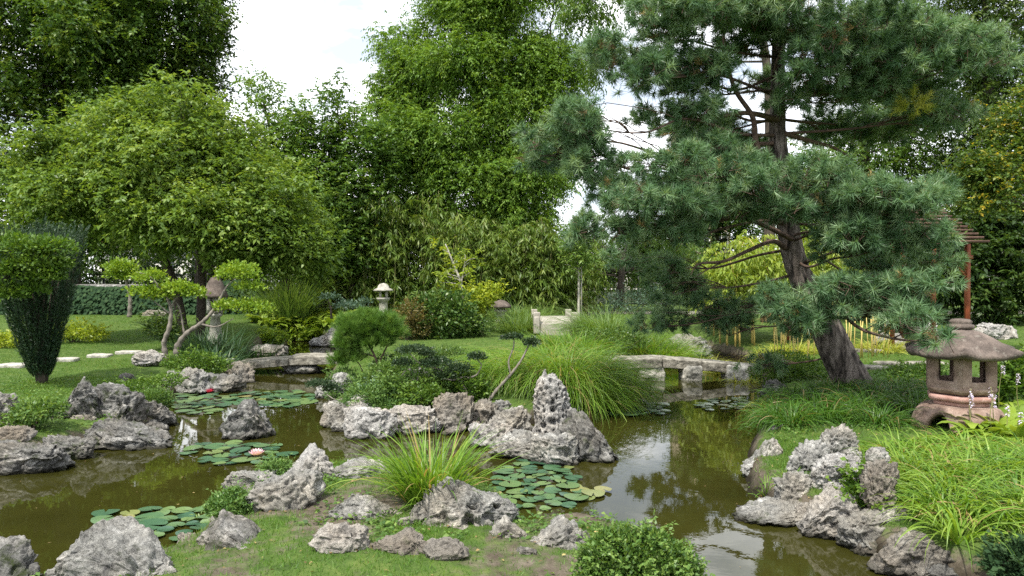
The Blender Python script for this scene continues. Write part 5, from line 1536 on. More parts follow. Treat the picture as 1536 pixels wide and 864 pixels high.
cloud('bonsai_pine', 'low crooked bonsai with dark pads spreading across the middle of the island', 'shrub', 690, YBn,
      [[(702, 592, 0, .03), (694, 575, 0, .026), (698, 565, 0, .02), (680, 570, -.05, .016), (665, 568, -.1, .012)], [(700, 568, 0, .018), (715, 562, 0, .013), (722, 548, 0, .01), (716, 540, 0, .008)], [(690, 572, 0, .016), (660, 555, 0, .012), (630, 545, 0, .009), (615, 530, 0, .006)]],
      [(715, 536, 14, 8), (690, 553, 18, 9), (655, 545, 26, 9), (622, 525, 26, 7), (668, 562, 20, 8), (640, 530, 14, 6), (604, 545, 16, 7)], 'lf_bonsai', 'bark_grey', 8, .035, .022, 706)
cloud('creeping_juniper', 'dark creeping branch with a small pad at the left tip of the island', 'shrub', 500, 11.2,
      [[(560, 602, 0, .02), (530, 596, -.1, .018), (505, 600, -.2, .012), (490, 592, -.2, .008)]], [(480, 577, 22, 7), (497, 583, 14, 6)], 'lf_bonsai', 'bark_grey', 8, .035, .022, 707)

# vase-shaped yew at the left edge with a bright clipped top
Yv = 12.3
vb = np.array([(62 - 768) / FPX * Yv, Yv, 0]); vb[2] = gz(vb[0], vb[1])
vy = thing('vase_yew', 'dark vase shaped upright yew at the left edge of the lawn', 'shrub', vb)
r = rng(95)
n = 5200
h = r.uniform(0.02, 1, n) ** 0.8
Hm = EYE + (HOR - 352) / FPX * Yv - vb[2]
az = r.uniform(0, 2 * np.pi, n)
rr = (0.09 + 0.72 * h ** 0.85) * np.sqrt(r.uniform(.35, 1, n))
base = np.stack([vb[0] + rr * np.cos(az) - 0.12 * h, vb[1] + rr * np.sin(az), vb[2] + h * Hm * (1 + .06 * vnoise(np.stack([az * 2, h * 0, h * 0], 1), 7))], 1)
dirs = np.stack([np.cos(az) * 0.35, np.sin(az) * 0.35, np.ones(n)], 1) + r.normal(size=(n, 3)) * .15
V, F, R = twig_leaves(base, dirs, .17 * r.uniform(.7, 1.3, n), 16, r, .045, .012, 0.0, rbase=np.clip(r.normal(.4, .25, n), 0, 1), tri=True, side=.8, fwd=.7, leaf_droop=0)
build('foliage', Acc().add(V, F, R), M['needle_yew'], vy)
st = Acc()
for i in range(34):
    a_ = r.uniform(0, 2 * np.pi); q = r.uniform(.3, .75)
    V, F = tube(spline([[vb[0] + .05 * np.cos(a_), vb[1] + .05 * np.sin(a_), vb[2] - .05], [vb[0] + .3 * q * np.cos(a_), vb[1] + .3 * q * np.sin(a_), vb[2] + Hm * .35], [vb[0] + .8 * q * np.cos(a_), vb[1] + .8 * q * np.sin(a_), vb[2] + Hm * .9]], 10), np.linspace(.03, .008, 10), 5)
    st.add(V, F)
build('stems', st, M['bark'], vy, smooth=True)
Yc2 = 11.2
cl2 = np.array([(-20 - 768) / FPX * Yc2, Yc2, 0]); cl2[2] = gz(cl2[0], cl2[1])
cloud('cloud_pruned_shrub', 'bright green layered pruned shrub entering at the left edge in front of the yew', 'shrub', -30, Yc2,
      [[(-40, 620, 0, .08), (-30, 520, 0, .06), (-10, 440, 0, .04), (30, 400, 0, .02)], [(-30, 500, 0, .04), (0, 440, 0, .03), (40, 430, 0, .015)]],
      [(30, 372, 50, 20), (80, 372, 34, 17), (20, 408, 46, 22), (70, 412, 30, 16), (10, 438, 30, 16), (55, 395, 40, 18), (92, 395, 16, 10), (48, 434, 24, 12)], 'lf_clip', 'bark', 3.0, .07, .036, 708)

# --- round shrubs
def shrub(name, label, base_px, Y, lobes, mat, dens, leafL, leafW, seed, up=.6, shell=.25, stems=5, rb=(.45, .25), group=None, bark='bark', shoots=70):
    r = rng(seed)
    if Y < 17:                       # near shrubs stand where their foot shows in the photo
        fp = at_g(base_px, max(l[1] + l[3] * .85 for l in lobes))
        Y = fp[1] + 0.25 * max(l[2] for l in lobes) / FPX * fp[1]
    bx = (base_px - 768) / FPX * Y
    bz = gz(bx, Y)
    root = thing(name, label, 'shrub', (bx, Y, bz), group)
    bl = [blob(l[0], l[1], l[2], l[3], Y + (l[4] if len(l) > 4 else 0), l[2] / FPX * Y * .85) for l in lobes]
    n = int(dens * sum(l[2] * l[3] for l in lobes))
    V, F, R = pad_mesh(bl, n, r, leafL, leafW, seed, shell, up, rb, flat_under=False)
    fo = Acc().add(V, F, R)
    if shoots:                       # stray shoots that break the clipped outline
        c_, d_, _, _ = sample_blobs(bl, shoots, r, .02, .1, seed + 9)
        c_, d_ = c_[d_[:, 2] > -.3], d_[d_[:, 2] > -.3]
        V, F, R = twig_leaves(c_, unit(d_ + np.array([0, 0, .5]) + r.normal(size=c_.shape) * .3), leafL * r.uniform(1.5, 4.0, len(c_)), 9, r, leafL, leafW, .1, rbase=np.full(len(c_), .7))
        fo.add(V, F, R)
    build('foliage', fo, M[mat], root)
    a = Acc()
    for i in range(stems):
        b_ = bl[i % len(bl)]
        V, F = tube(bez((bx + r.normal() * .04, Y + r.normal() * .04, bz - .05), b_[0] + r.normal(size=3) * b_[1] * .3, r), np.linspace(.02, .006, 8), 5)
        a.add(V, F)
    build('stems', a, M[bark], root, smooth=True)
    return root
shrub('camellia_shrub', 'large rounded glossy green shrub in the middle of the garden', 665, 20.5, [(650, 480, 46, 36), (685, 475, 34, 36, -.2), (625, 470, 26, 24), (700, 490, 22, 24), (660, 455, 36, 18), (655, 505, 44, 18)], 'lf_camellia', 1.7, .11, .065, 720)
shrub('rusty_shrub', 'rusty olive shrub leaning on the left of the large glossy shrub', 612, 19.8, [(616, 470, 20, 20), (628, 490, 18, 20), (605, 490, 14, 16)], 'lf_red', 2.0, .08, .035, 721)
shrub('lime_shrub', 'lime green shrub right behind the large glossy shrub', 722, 22, [(722, 448, 22, 16), (740, 440, 12, 10), (712, 465, 16, 14)], 'lf_lime', 2.2, .13, .06, 722)
shrub('small_shrub', 'small dark green shrub right of the large glossy shrub', 724, 20.5, [(725, 490, 17, 14), (715, 496, 10, 9)], 'lf_camellia', 2.5, .07, .03, 723)
shrub('low_shrub', 'low rounded green shrub behind the left end of the right bridge', 925, 17.5, [(925, 505, 36, 14), (905, 512, 22, 12), (955, 512, 20, 9)], 'lf_camellia', 2.2, .06, .03, 724)
shrub('box_bush', 'dense clipped box bush at the front edge beside the pond', 955, 5.0, [(940, 842, 66, 46), (985, 848, 60, 44), (908, 850, 40, 40), (960, 880, 90, 46), (1018, 868, 34, 36), (975, 812, 26, 16), (925, 810, 24, 14)], 'lf_box', 1.3, .028, .016, 725, shell=.25, rb=(.45, .35), shoots=420)
shrub('clipped_ball', 'small clipped green ball on the flat rock at the left shore', 231, 11.0, [(231, 598, 25, 17), (222, 602, 16, 13), (240, 603, 16, 13)], 'lf_box', 6.0, .03, .015, 726)
shrub('yellow_green_juniper', 'small feathery yellow green shrub on the rocks below the lone dark rock', 345, 6.9, [(345, 757, 32, 17), (325, 762, 18, 14), (362, 765, 18, 12), (350, 742, 14, 9)], 'lf_juniper', 4.0, .035, .011, 727, rb=(.65, .3))
shrub('yellow_green_juniper', 'tiny feathery shrub left of the pale upright knob of rock', 415, 7.7, [(415, 703, 22, 11), (402, 708, 14, 9)], 'lf_juniper', 4.5, .035, .011, 728, rb=(.55, .3))
ISL = [('bright mossy mound shrub at the front centre of the island', 600, 10.6, [(590, 612, 34, 14), (620, 604, 24, 14), (570, 605, 22, 12)], 'lf_juniper', 731),
       ('feathery green shrub at the front left of the island', 540, 11.0, [(540, 600, 26, 17), (555, 592, 22, 14), (525, 606, 14, 10)], 'lf_juniper', 732),
       ('leafy green shrub below the young brushy pine', 580, 12.2, [(585, 560, 34, 20), (560, 575, 28, 14), (610, 550, 26, 16)], 'lf_box', 733),
       ('pale blue green shrub in the middle of the island', 560, 11.2, [(558, 588, 14, 12), (548, 598, 10, 9)], 'lf_blue', 734),
       ('dense green shrub left of the flat faced island rock', 640, 11.4, [(640, 585, 26, 17), (660, 575, 24, 16), (625, 570, 20, 14)], 'lf_box', 735),
       ('green trailing shrub over the flat faced island rock', 690, 11.0, [(695, 590, 22, 16), (712, 600, 14, 18), (680, 575, 18, 12)], 'lf_juniper', 736),
       ('dark leafy shrub behind the low crooked bonsai', 640, 12.6, [(640, 540, 36, 18), (675, 535, 28, 14), (612, 535, 24, 14)], 'lf_camellia', 737),
       ('low green shrub at the back left of the island', 515, 12.6, [(515, 565, 18, 14), (530, 572, 14, 10), (500, 572, 14, 9)], 'lf_juniper', 738)]
for lab, px, Y, lobes, mat, sd in ISL:
    shrub('island_shrub', lab, px, Y, lobes, mat, 3.2, .05 if mat != 'lf_juniper' else .055, .022 if mat != 'lf_juniper' else .014, sd, group='shrubs covering the island', rb=(.5, .3))
for lab, px, lobes, mat, sd in (('tall fresh green herb left of the leaning bonsai', 705, [(705, 580, 22, 18), (722, 590, 14, 14), (690, 572, 16, 14)], 'lf_clip', 781), ('dark small leaved shrub in the middle of the island top', 600, [(600, 545, 34, 16), (625, 550, 24, 14), (580, 552, 24, 14)], 'lf_camellia', 782),
        ('bushy green herb behind the front left island rock', 575, [(575, 588, 26, 16), (595, 580, 22, 16), (560, 595, 18, 12)], 'lf_box', 783), ('fresh green herb above the broad pale island rock', 630, [(630, 596, 26, 14), (612, 600, 20, 12), (648, 592, 18, 14)], 'lf_clip', 784),
        ('dark green herb around the white rock on the island', 665, [(665, 570, 22, 16), (650, 578, 18, 12), (680, 560, 18, 12)], 'lf_box', 785), ('grassy green herb at the left shoulder of the island', 505, [(515, 585, 22, 13), (500, 590, 14, 10), (535, 578, 20, 12)], 'lf_juniper', 786)):
    shrub('island_shrub', lab, px, 11, lobes, mat, 3.4, .055, .026 if mat != 'lf_juniper' else .014, sd, group='shrubs covering the island', rb=(.45, .3))
for lab, px, lobes, sd in (('leafy herbs on the far shore below the reed clump', 440, [(425, 502, 26, 9), (450, 503, 26, 9), (470, 500, 18, 8)], 787), ('leafy herbs on the far shore behind the iris clumps', 400, [(395, 512, 22, 9), (410, 506, 22, 9), (380, 518, 20, 9)], 788)):
    shrub('bank_herb', lab, px, 25.6 if sd == 787 else 23.6, lobes, 'lf_cloud', 2.6, .12, .07, sd)
shrub('leafy_herb', 'fresh green leafy herb growing between the right bank rocks', 1300, 7.6, [(1290, 742, 26, 16), (1310, 755, 26, 12), (1285, 722, 10, 12), (1318, 745, 14, 10)], 'lf_clip', 1.0, .045, .04, 740)
shrub('leafy_herb', 'leafy green plants filling the ground right behind the big lantern', 1510, 10.2, [(1505, 575, 30, 26), (1540, 560, 34, 30), (1490, 600, 22, 16)], 'lf_clip', 1.6, .07, .04, 791)
shrub('leafy_herb', 'low green plants left behind the big lantern along the lawn edge', 1380, 11.2, [(1370, 560, 30, 13), (1340, 566, 28, 11), (1400, 556, 20, 10)], 'lf_box', 2.0, .07, .03, 792)
shrub('dark_ground_shrub', 'dark blue green low shrub in the bottom right corner', 1520, 5.3, [(1520, 850, 38, 24), (1545, 840, 30, 26)], 'lf_ivy', 1.0, .04, .025, 741)
shrub('water_edge_shrub', 'small leafy shrub on the shore between right bridge and dark boulder', 1170, 13.5, [(1180, 545, 40, 20), (1150, 560, 26, 14), (1215, 555, 30, 14), (1185, 565, 30, 10)], 'lf_clip', 2.2, .06, .025, 742)
shrub('bank_herb', 'low leafy green herbs hanging over the bank left of the lone clipped ball', 215, 12.4, [(205, 580, 34, 10), (250, 570, 24, 9), (180, 585, 20, 8)], 'lf_clip', 3.0, .05, .025, 743)
shrub('bank_herb', 'low leafy herbs at the foot of the crooked pruned trunks', 290, 14.6, [(290, 540, 34, 12), (320, 548, 26, 10), (265, 545, 20, 9)], 'lf_clip', 2.6, .06, .03, 744)
shrub('bank_herb', 'low leafy weeds on the left bank beside the rock cut by the edge', 45, 10.0, [(50, 620, 34, 14), (25, 635, 24, 12), (80, 612, 20, 9)], 'lf_box', 2.0, .05, .03, 745)
shrub('yellow_shrub', 'low bright yellow green shrub on the left lawn behind the yew', 110, 19, [(120, 498, 28, 9), (95, 502, 20, 8), (140, 503, 20, 8)], 'lf_lime', 2.2, .1, .05, 746)
shrub('yellow_shrub', 'low yellow shrub at the far left edge behind the yew', 5, 18, [(5, 515, 24, 10), (-20, 512, 24, 12)], 'lf_lime', 2.2, .1, .05, 747)
shrub('dark_spiky_shrub', 'dark spiky low shrub left of the crooked pruned trunks', 245, 17.5, [(240, 492, 20, 14), (255, 500, 14, 10)], 'lf_dark', 2.6, .16, .03, 748)
shrub('grey_shrub', 'grey twiggy shrub in front of the railing right of the staked sapling', 950, 29, [(940, 452, 36, 16), (985, 448, 36, 18), (915, 460, 20, 10)], 'lf_blue', 1.4, .12, .04, 749)

# --- lime green sapling and the staked sapling
tree('lime_sapling', 'thin young tree with a pale trunk and lime green leaves in front of the bamboo', 'tree', 690, 24,
     [[(694, 468, 0, .05), (692, 430, 0, .045), (684, 405, 0, .04), (676, 385, 0, .03), (668, 366, 0, .02)], [(692, 425, 0, .03), (697, 395, 0, .02), (698, 382, 0, .012)]],
     [blob(662, 374, 12, 6, 24, .25), blob(704, 388, 12, 8, 24, .3), blob(674, 408, 10, 9, 24, .25), blob(704, 410, 10, 9, 24, .3), blob(690, 434, 18, 9, 24, .35), blob(662, 428, 8, 6, 24, .2)],
     'lf_lime', 'bark_pale', 30, 4, 7, .35, .16, .06, 760, sub=0, n_br=20, br_r=.02, upb=.5)
tree('staked_sapling', 'slender young tree with a pale thin trunk beside the end-on footbridge', 'tree', 868, 26,
     [[(868, 494, 0, .05), (868, 450, 0, .045), (868, 405, 0, .035), (866, 370, 0, .02), (868, 345, 0, .01)]],
     [blob(868, 375, 26, 22, 26, .6), blob(858, 395, 18, 12, 26, .45), blob(884, 392, 18, 14, 26, .45), blob(868, 345, 16, 14, 26, .4)],
     'lf_ash', 'bark_pale', 80, 6, 9, .4, .13, .05, 761, n_br=30, br_r=.018, upb=.4, rb=(.7, .2))
sx = (872 - 768) / FPX * 26.1
V, F = tube([[sx, 26.1, gz(sx, 26.1) - .05], [sx, 26.1, gz(sx, 26.1) + 1.9]], .03, 6)
tag(build('wooden_stake', Acc().add(V, F), M['bark_pale'], base=(sx, 26.1, gz(sx, 26.1))), 'pale wooden stake supporting the slender young tree', 'stake')
# ---------------------------------------------------------------- grasses
def grass_clump(name, label, c, rad, n, Ln, Wd, mat, seed, bend=(1.0, 2.2), e0=(0.9, 1.5), group=None, segs=6, lens=False, squash=(1, 1), rb=(.45, .25), outward=1.0, cat='grass clump', on_ground=True):
    r = rng(seed)
    q = rad * np.sqrt(r.uniform(0, 1, n)); a_ = r.uniform(0, 2 * np.pi, n)
    x = c[0] + q * np.cos(a_) * squash[0]; y = c[1] + q * np.sin(a_) * squash[1]
    z = np.maximum(ground_z(x, y), -0.05) - 0.02 if on_ground else np.full(n, c[2])
    az = a_ * outward + r.normal(size=n) * (0.7 if outward else 9)
    e = r.uniform(e0[0], e0[1], n) - 0.35 * (q / max(rad, 1e-6)) * outward
    V, F = blades(np.stack([x, y, z], 1), az, Ln * r.uniform(.55, 1.2, n), Wd * r.uniform(.7, 1.25, n), e, r.uniform(bend[0], bend[1], n), segs, lens, r.normal(size=n) * .5)
    rn = np.clip(r.normal(rb[0], rb[1], n), 0, .9)
    rn[r.uniform(0, 1, n) < .05] = 1.0
    R = np.repeat(rn, (segs + 1) * 2)
    o = build(name, Acc().add(V, F, R), M[mat], base=(c[0], c[1], gz(c[0], c[1])))
    return tag(o, label, cat, group)

def gc(px, py, z=None):
    p = at_g(px, py)
    return p
# the big arching clump right of centre: several tussocks growing into each other
for i, (px, Y, rd, n, Ln, lab) in enumerate(((850, 11.75, .55, 3600, 1.3, 'nearest and fullest tussock of arching bright grass behind the tall pinnacle'), (772, 11.9, .45, 2600, 1.1, 'tussock of arching grass left of the tall pinnacle behind the leaning bonsai'), (900, 12.5, .5, 2600, 1.2, 'tussock of arching grass reaching the water left of the right bridge'), (825, 13.0, .55, 2200, 1.2, 'tussock of arching grass behind the fullest one'))):
    c = np.array([(px - 768) / FPX * Y, Y, 0])
    grass_clump('grass_clump', lab, c, rd, n, Ln, .014, 'gr_mid' if i > 1 else 'gr_bright', 800 + i, (1.5, 2.9), (1.05, 1.55), 'arching grass tussocks on the island', 7)
# front clump
c = gc(645, 752)
grass_clump('grass_clump', 'bright yellow green clump of upright strap leaves on the near bank behind the holed rock', c, .2, 380, .72, .021, 'gr_bright', 810, (.3, 1.6), (1.1, 1.56), None, 8)
# grasses behind the island
for i, (px, Y, rd, n, Ln, mt, lab) in enumerate(((915, 19.5, .9, 1700, 1.5, 'gr_reed', 'tall loose reedy grass right of the end-on footbridge'), (950, 19, .9, 1700, 1.45, 'gr_mid', 'tall bright grass behind the right bridge'), (985, 18, .7, 1000, 1.1, 'gr_bright', 'low bright grass right behind the right bridge left of the pine foliage'),
        (780, 22, .8, 900, .9, 'gr_reed', 'loose grass left of the end-on footbridge'), (775, 25, 1.2, 1200, 1.0, 'gr_reed', 'feathery pale grass around the mushroom capped lantern'), (860, 17, .9, 1500, .85, 'gr_mid', 'bright grass just in front of the end-on footbridge'))):
    grass_clump('grass_clump', lab, np.array([(px - 768) / FPX * Y, Y, 0]), rd, n, Ln, .02, mt, 820 + i, (.7, 2.0), (1.0, 1.5), 'tall grasses behind the island', 5)
c = np.array([(432 - 768) / FPX * 26.3, 26.3, 0])
grass_clump('reed_clump', 'tall upright reed clump right of the bright pruned pads at the back', c, .75, 900, 2.1, .035, 'gr_reed', 830, (.3, 1.1), (1.2, 1.55), None, 6)
for i, (px, Y, lab) in enumerate(((300, 16.2, 'dark sword leaved iris clump behind the crooked pruned trunks'), (335, 16.6, 'dark sword leaved iris clump at the foot of the tall narrow lantern'), (385, 18, 'dark sword leaved iris clump left of the reed clump'), (325, 15.2, 'dark iris clump nearest the water left of the left bridge'))):
    grass_clump('iris_clump', lab, np.array([(px - 768) / FPX * Y, Y, 0]), .42, 230, .85 if i != 3 else .6, .03, 'gr_iris', 840 + i, (.3, 1.3), (1.15, 1.55), 'iris clumps behind the left bridge', 6)
# yellow grass and rushes behind the right bridge
for i, (px, Y, lab) in enumerate(((1100, 16.4, 'yellow green grass tuft left of the right bridge end'), (1150, 16.8, 'yellow green grass tuft behind the right bridge end'), (1190, 17, 'yellow green grass tuft left of the pine trunk'), (1050, 18, 'yellow green grass tuft far behind the right bridge'), (1320, 17.4, 'yellow green grass at the foot of the right row of stakes'))):
    grass_clump('grass_clump', lab, np.array([(px - 768) / FPX * Y, Y, 0]), .5, 320, .5, .024, 'gr_yellow', 850 + i, (.8, 2.2), (.8, 1.5), 'yellow green grass tufts near the right bridge', 5)
grass_clump('grass_clump', 'small tuft of yellow grass hanging into the water at the right bridge end', np.array([4.95, 15.0, 0]), .22, 130, .5, .02, 'gr_yellow', 858, (1.2, 2.4), (.8, 1.4), None, 5)
grass_clump('grass_clump', 'yellowish grass tuft drooping to the water on the right shore', np.array([(1155 - 768) / FPX * 11.3, 11.3, 0]), .2, 120, .45, .018, 'gr_yellow', 859, (1.4, 2.6), (.7, 1.3), None, 5)

# right bank: tussocks in the shade of the pine and the bright mass in front of the lantern
r = rng(86)
k = 0
for row, (Y, x0, x1, st) in enumerate(((11.0, 1180, 1400, 44), (10.3, 1170, 1420, 46), (9.6, 1165, 1390, 50), (9.0, 1190, 1380, 54), (11.8, 1290, 1480, 48))):
    for px in np.arange(x0, x1, st):
        px_j = px + r.uniform(-12, 12)
        xx, yy = (px_j - 768) / FPX * Y, Y + r.uniform(-.25, .25)
        if sdf(np.array([xx]), np.array([yy]))[0] < 0.02 or math.hypot(xx - lp[0], yy - lp[1]) < .75:
            continue
        grass_clump('grass_clump', 'deep green arching grass tussock in the pine shade on the right bank', np.array([xx, yy, 0]), .24, 300, .55, .015, 'gr_deep_shaded', 870 + k, (1.4, 2.6), (.8, 1.5), 'deep green grass tussocks in the pine shade', 6)
        k += 1
k = 0
for row, (Y, x0, x1, st) in enumerate(((7.3, 1390, 1580, 52), (7.0, 1370, 1580, 54), (6.5, 1375, 1590, 62), (6.1, 1390, 1600, 62), (5.7, 1405, 1600, 66), (5.35, 1430, 1600, 68))):
    for px in np.arange(x0, x1, st):
        px_j = px + r.uniform(-15, 15)
        xx, yy = (px_j - 768) / FPX * Y, Y + r.uniform(-.2, .2)
        if sdf(np.array([xx]), np.array([yy]))[0] < 0.12 or math.hypot(xx - lp[0], yy - lp[1]) < .80:
            continue
        grass_clump('grass_clump', 'bright yellow green grass tussock in the mass before the big lantern', np.array([xx, yy, 0]), .24, 270, .34 if Y > 6.9 else .5, .017, 'gr_bright' if k % 3 else 'gr_mid', 920 + k, (1.2, 2.6), (.75, 1.5), 'bright grass tussocks in front of the big lantern', 6, rb=(.5, .3))
        k += 1
c = gc(1440, 810)
grass_clump('grass_clump', 'taller strap leaved tuft arching over the right shore in the bright grass', c, .08, 60, .62, .022, 'gr_bright', 990, (1.6, 2.6), (1.1, 1.5), None, 7, rb=(.6, .2))
for i, (px, py, n, Ln, lab) in enumerate(((1185, 722, 40, .22, 'little tuft of grass between the pale right bank rocks'), (1150, 735, 40, .2, 'little tuft of grass on the flat right ledge'), (1295, 690, 50, .3, 'little tuft of strap leaves behind the topmost right bank rock'), (770, 640, 50, .14, 'little mossy tuft left of the tall pinnacle'), (855, 655, 60, .12, 'little leafy tuft right of the tall pinnacle'))):
    p = gc(px, py)
    grass_clump('grass_tuft', lab, p if i < 3 else np.array([p[0], p[1], .22]), .07, n, Ln, .012, 'gr_mid', 1000 + i, (.8, 2), (.8, 1.5), None, 5, on_ground=(i < 3))

# hostas
def hosta(label, c, rad, n, Ln, seed, group, mat='hosta'):
    r = rng(seed)
    q = rad * np.sqrt(r.uniform(0, 1, n)); a_ = r.uniform(0, 2 * np.pi, n)
    x = c[0] + q * np.cos(a_); y = c[1] + q * np.sin(a_)
    z = ground_z(x, y) + .02
    V, F = blades(np.stack([x, y, z], 1), a_ + r.normal(size=n) * .5, Ln * r.uniform(.7, 1.2, n), Ln * .36 * r.uniform(.8, 1.2, n), r.uniform(.5, 1.25, n), r.uniform(.9, 2.0, n), 6, True, r.normal(size=n) * .15)
    R = np.clip(np.repeat(r.normal(.5, .28, n), 14), 0, 1)
    o = build('hosta', Acc().add(V, F, R), M[mat], base=(c[0], c[1], gz(c[0], c[1])))
    return tag(o, label, 'hosta', group)
for i, (px, Y) in enumerate(((1470, 8.1), (1510, 8.0), (1540, 8.4), (1500, 8.9), (1535, 9.2), (1480, 7.7), (1525, 7.6))):
    hosta('yellow green hosta with broad leaves right of the big lantern', np.array([(px - 768) / FPX * Y, Y, 0]), .18, 34, .34, 1010 + i, 'hostas beside the big lantern')
for i, (px, Y) in enumerate(((402, 25.2), (424, 25.9), (447, 25.9), (470, 25.8), (492, 25.6), (458, 27), (508, 26.4), (485, 27.2))):
    hosta('bright hosta with broad leaves at the foot of the far reed clump', np.array([(px - 768) / FPX * Y, Y, 0]), .45, 80, .55, 1020 + i, 'hostas on the far shore of the left channel')
# lilac flower spikes by the lantern
for i, (px, py, Y) in enumerate(((1457, 583, 8.0), (1487, 580, 7.9), (1492, 592, 7.8), (1458, 592, 7.9), (1505, 548, 9.4), (1528, 560, 9.2), (1512, 606, 7.7), (1532, 618, 7.6))):
    r = rng(1040 + i)
    top = P3(px, py, Y); b_ = np.array([top[0] + r.uniform(-.05, .05), Y, gz(top[0], Y)])
    root = thing('flower_spike', 'lilac white hosta flower spike standing beside the big lantern', 'flower', b_, 'lilac flower spikes by the big lantern')
    V, F = tube(spline([b_, (b_ + top) / 2 + r.normal(size=3) * .02, top], 10), np.linspace(.006, .003, 10), 5)
    build('stem', Acc().add(V, F), M['culm'], root)
    n = 26
    t = r.uniform(0, 1, n)
    p = top - np.array([0, 0, .14]) * t[:, None]
    a_ = r.uniform(0, 2 * np.pi, n)
    V, F = leaves(p, np.stack([np.cos(a_), np.sin(a_), -np.ones(n) * .5], 1), np.tile([0, 0, 1.0], (n, 1)), .035, .02)
    build('petals', Acc().add(V, F, np.repeat(r.uniform(0, 1, n), 4)), M['petal_lilac'], root)

# ---------------------------------------------------------------- water lilies
def pad_shape(r, R_):
    n = 26
    a_ = np.linspace(0.16, 2 * np.pi - 0.16, n)
    rr = R_ * (1 + .04 * np.sin(a_ * 3 + r.uniform(0, 6)) + .02 * r.normal(size=n))
    rim = np.stack([rr * np.cos(a_), rr * np.sin(a_), .004 * np.sin(a_ * 2 + r.uniform(0, 6)) + .004], 1)
    mid = rim * np.array([.55, .55, .4])
    V = np.concatenate([[[0, 0, .002]], mid, rim])
    j = np.arange(n - 1)
    F1 = np.stack([np.zeros(n - 1, int), 1 + j, 2 + j], 1)
    F2 = np.stack([1 + j, 1 + n + j, 2 + n + j, 2 + j], 1)
    return V, [F2, F1]
r = rng(110)
protos = {}
for key, mt in (('g', 'lily'), ('y', 'lily_yellow')):
    for v in range(7):
        V, F = pad_shape(r, 1.0)
        a = Acc().add(V, F, np.full(len(V), (v + .3) / 7) + .06 * r.normal(size=len(V)))
        protos[key, v] = (a, mt)
pad_proto = {}
def lily_pad(x, y, R_, label, group, key='g'):
    v = int(r.integers(0, 7))
    k2 = (key, v)
    if k2 not in pad_proto:
        a, mt = protos[k2]
        pad_proto[k2] = build('lily_pad', a, M[mt], base=(0, 0, 0))
        o = pad_proto[k2]
    else:
        o = pad_proto[k2].copy()
        COL.objects.link(o)
    o.location = (x, y, 0.008 + R_ * .05 + r.uniform(0, .014))
    o.rotation_euler = (r.normal() * .04, r.normal() * .04, r.uniform(0, 6.28))
    o.scale = (R_, R_, 1.0)
    return tag(o, label, 'lily pad', group)
PATCH = [ # x0, y0, x1, y1 on the photo, count, pad radius in metres, share of yellow, place words
 ((240, 585, 345, 624), 44, .14, .03, 'beside the small clipped ball'),
 ((335, 588, 482, 613), 46, .14, .06, 'in the left pond below the left bridge'),
 ((282, 664, 440, 700), 26, .14, .06, 'around the pale pink flower'),
 ((138, 764, 320, 812), 30, .125, .08, 'behind the largest front rock'),
 ((738, 690, 868, 768), 58, .108, .08, 'below the tall pinnacle'),
 ((895, 602, 1000, 626), 40, .13, .04, 'right of the big arching grass'),
 ((1045, 598, 1135, 617), 26, .13, .06, 'in front of the right bridge pier'),
 ((985, 524, 1040, 531), 10, .15, .0, 'behind the right bridge'),
]
for (x0, y0, x1, y1), cnt, R_, yel, where in PATCH:
    pts = []
    tries = 0
    while len(pts) < cnt and tries < 6000:
        tries += 1
        u_, v_ = r.uniform(-1, 1, 2)
        if u_ * u_ + v_ * v_ > 1.0 + 0.25 * math.sin(u_ * 9 + v_ * 5 + x0):
            continue
        x, y = WP((x0 + x1) / 2 + u_ * (x1 - x0) / 2, (y0 + y1) / 2 + v_ * (y1 - y0) / 2)
        rad = R_ * r.uniform(.5, 1.2)
        if sdf(np.array([x]), np.array([y]))[0] > -0.05:
            continue
        if any(math.hypot(x - p[0], y - p[1]) < (rad + p[2]) * (.82 if tries < 3000 else .6) for p in pts):
            continue
        pts.append((x, y, rad))
        ky = 'y' if r.uniform() < yel else 'g'
        lily_pad(x, y, rad, ('yellowing' if ky == 'y' else 'green') + ' lily pad ' + where, 'lily pads ' + where, ky)
for (px, py, rad, lab) in ((898, 618, .1, 0), (870, 738, .1, 1), (890, 744, .12, 1), (905, 738, .09, 1), (878, 748, .1, 1), (862, 732, .08, 1)):
    x, y = WP(px, py)
    if lab: lily_pad(x, y, rad, 'yellowed lily pad drifting off right of the big patch', 'drifting yellow lily pads', 'y')
for i, (px, py, mt, lab, sz) in enumerate(((384, 681, 'petal_pink', 'pale pink water lily flower open among the pads', .10), (313, 585, 'petal_red', 'magenta water lily flower among the pads below the left lawn', .10))):
    x, y = WP(px, py + 6)
    root = thing('water_lily_flower', lab, 'flower', (x, y, .02))
    pt = Acc()
    for ring, (m, el, L_) in enumerate(((12, .35, sz), (11, .75, sz * .92), (9, 1.1, sz * .8))):
        a_ = np.linspace(0, 2 * np.pi, m, endpoint=False) + ring * .3
        V, F = blades(np.tile([x, y, .03], (m, 1)) + np.stack([np.cos(a_), np.sin(a_), a_ * 0], 1) * .012, a_, np.full(m, L_), np.full(m, L_ * .42), np.full(m, el), np.full(m, -.5), 5, True)
        pt.add(V, F, np.full(len(V), .2 + .35 * ring))
    build('petals', pt, M[mt], root, smooth=True)
    m = 24; a_ = r.uniform(0, 6.28, m)
    V, F = blades(np.tile([x, y, .035], (m, 1)), a_, np.full(m, sz * .4), np.full(m, .006), r.uniform(.9, 1.5, m), np.full(m, .2), 3)
    build('stamens', Acc().add(V, F), M['stamen'], root)

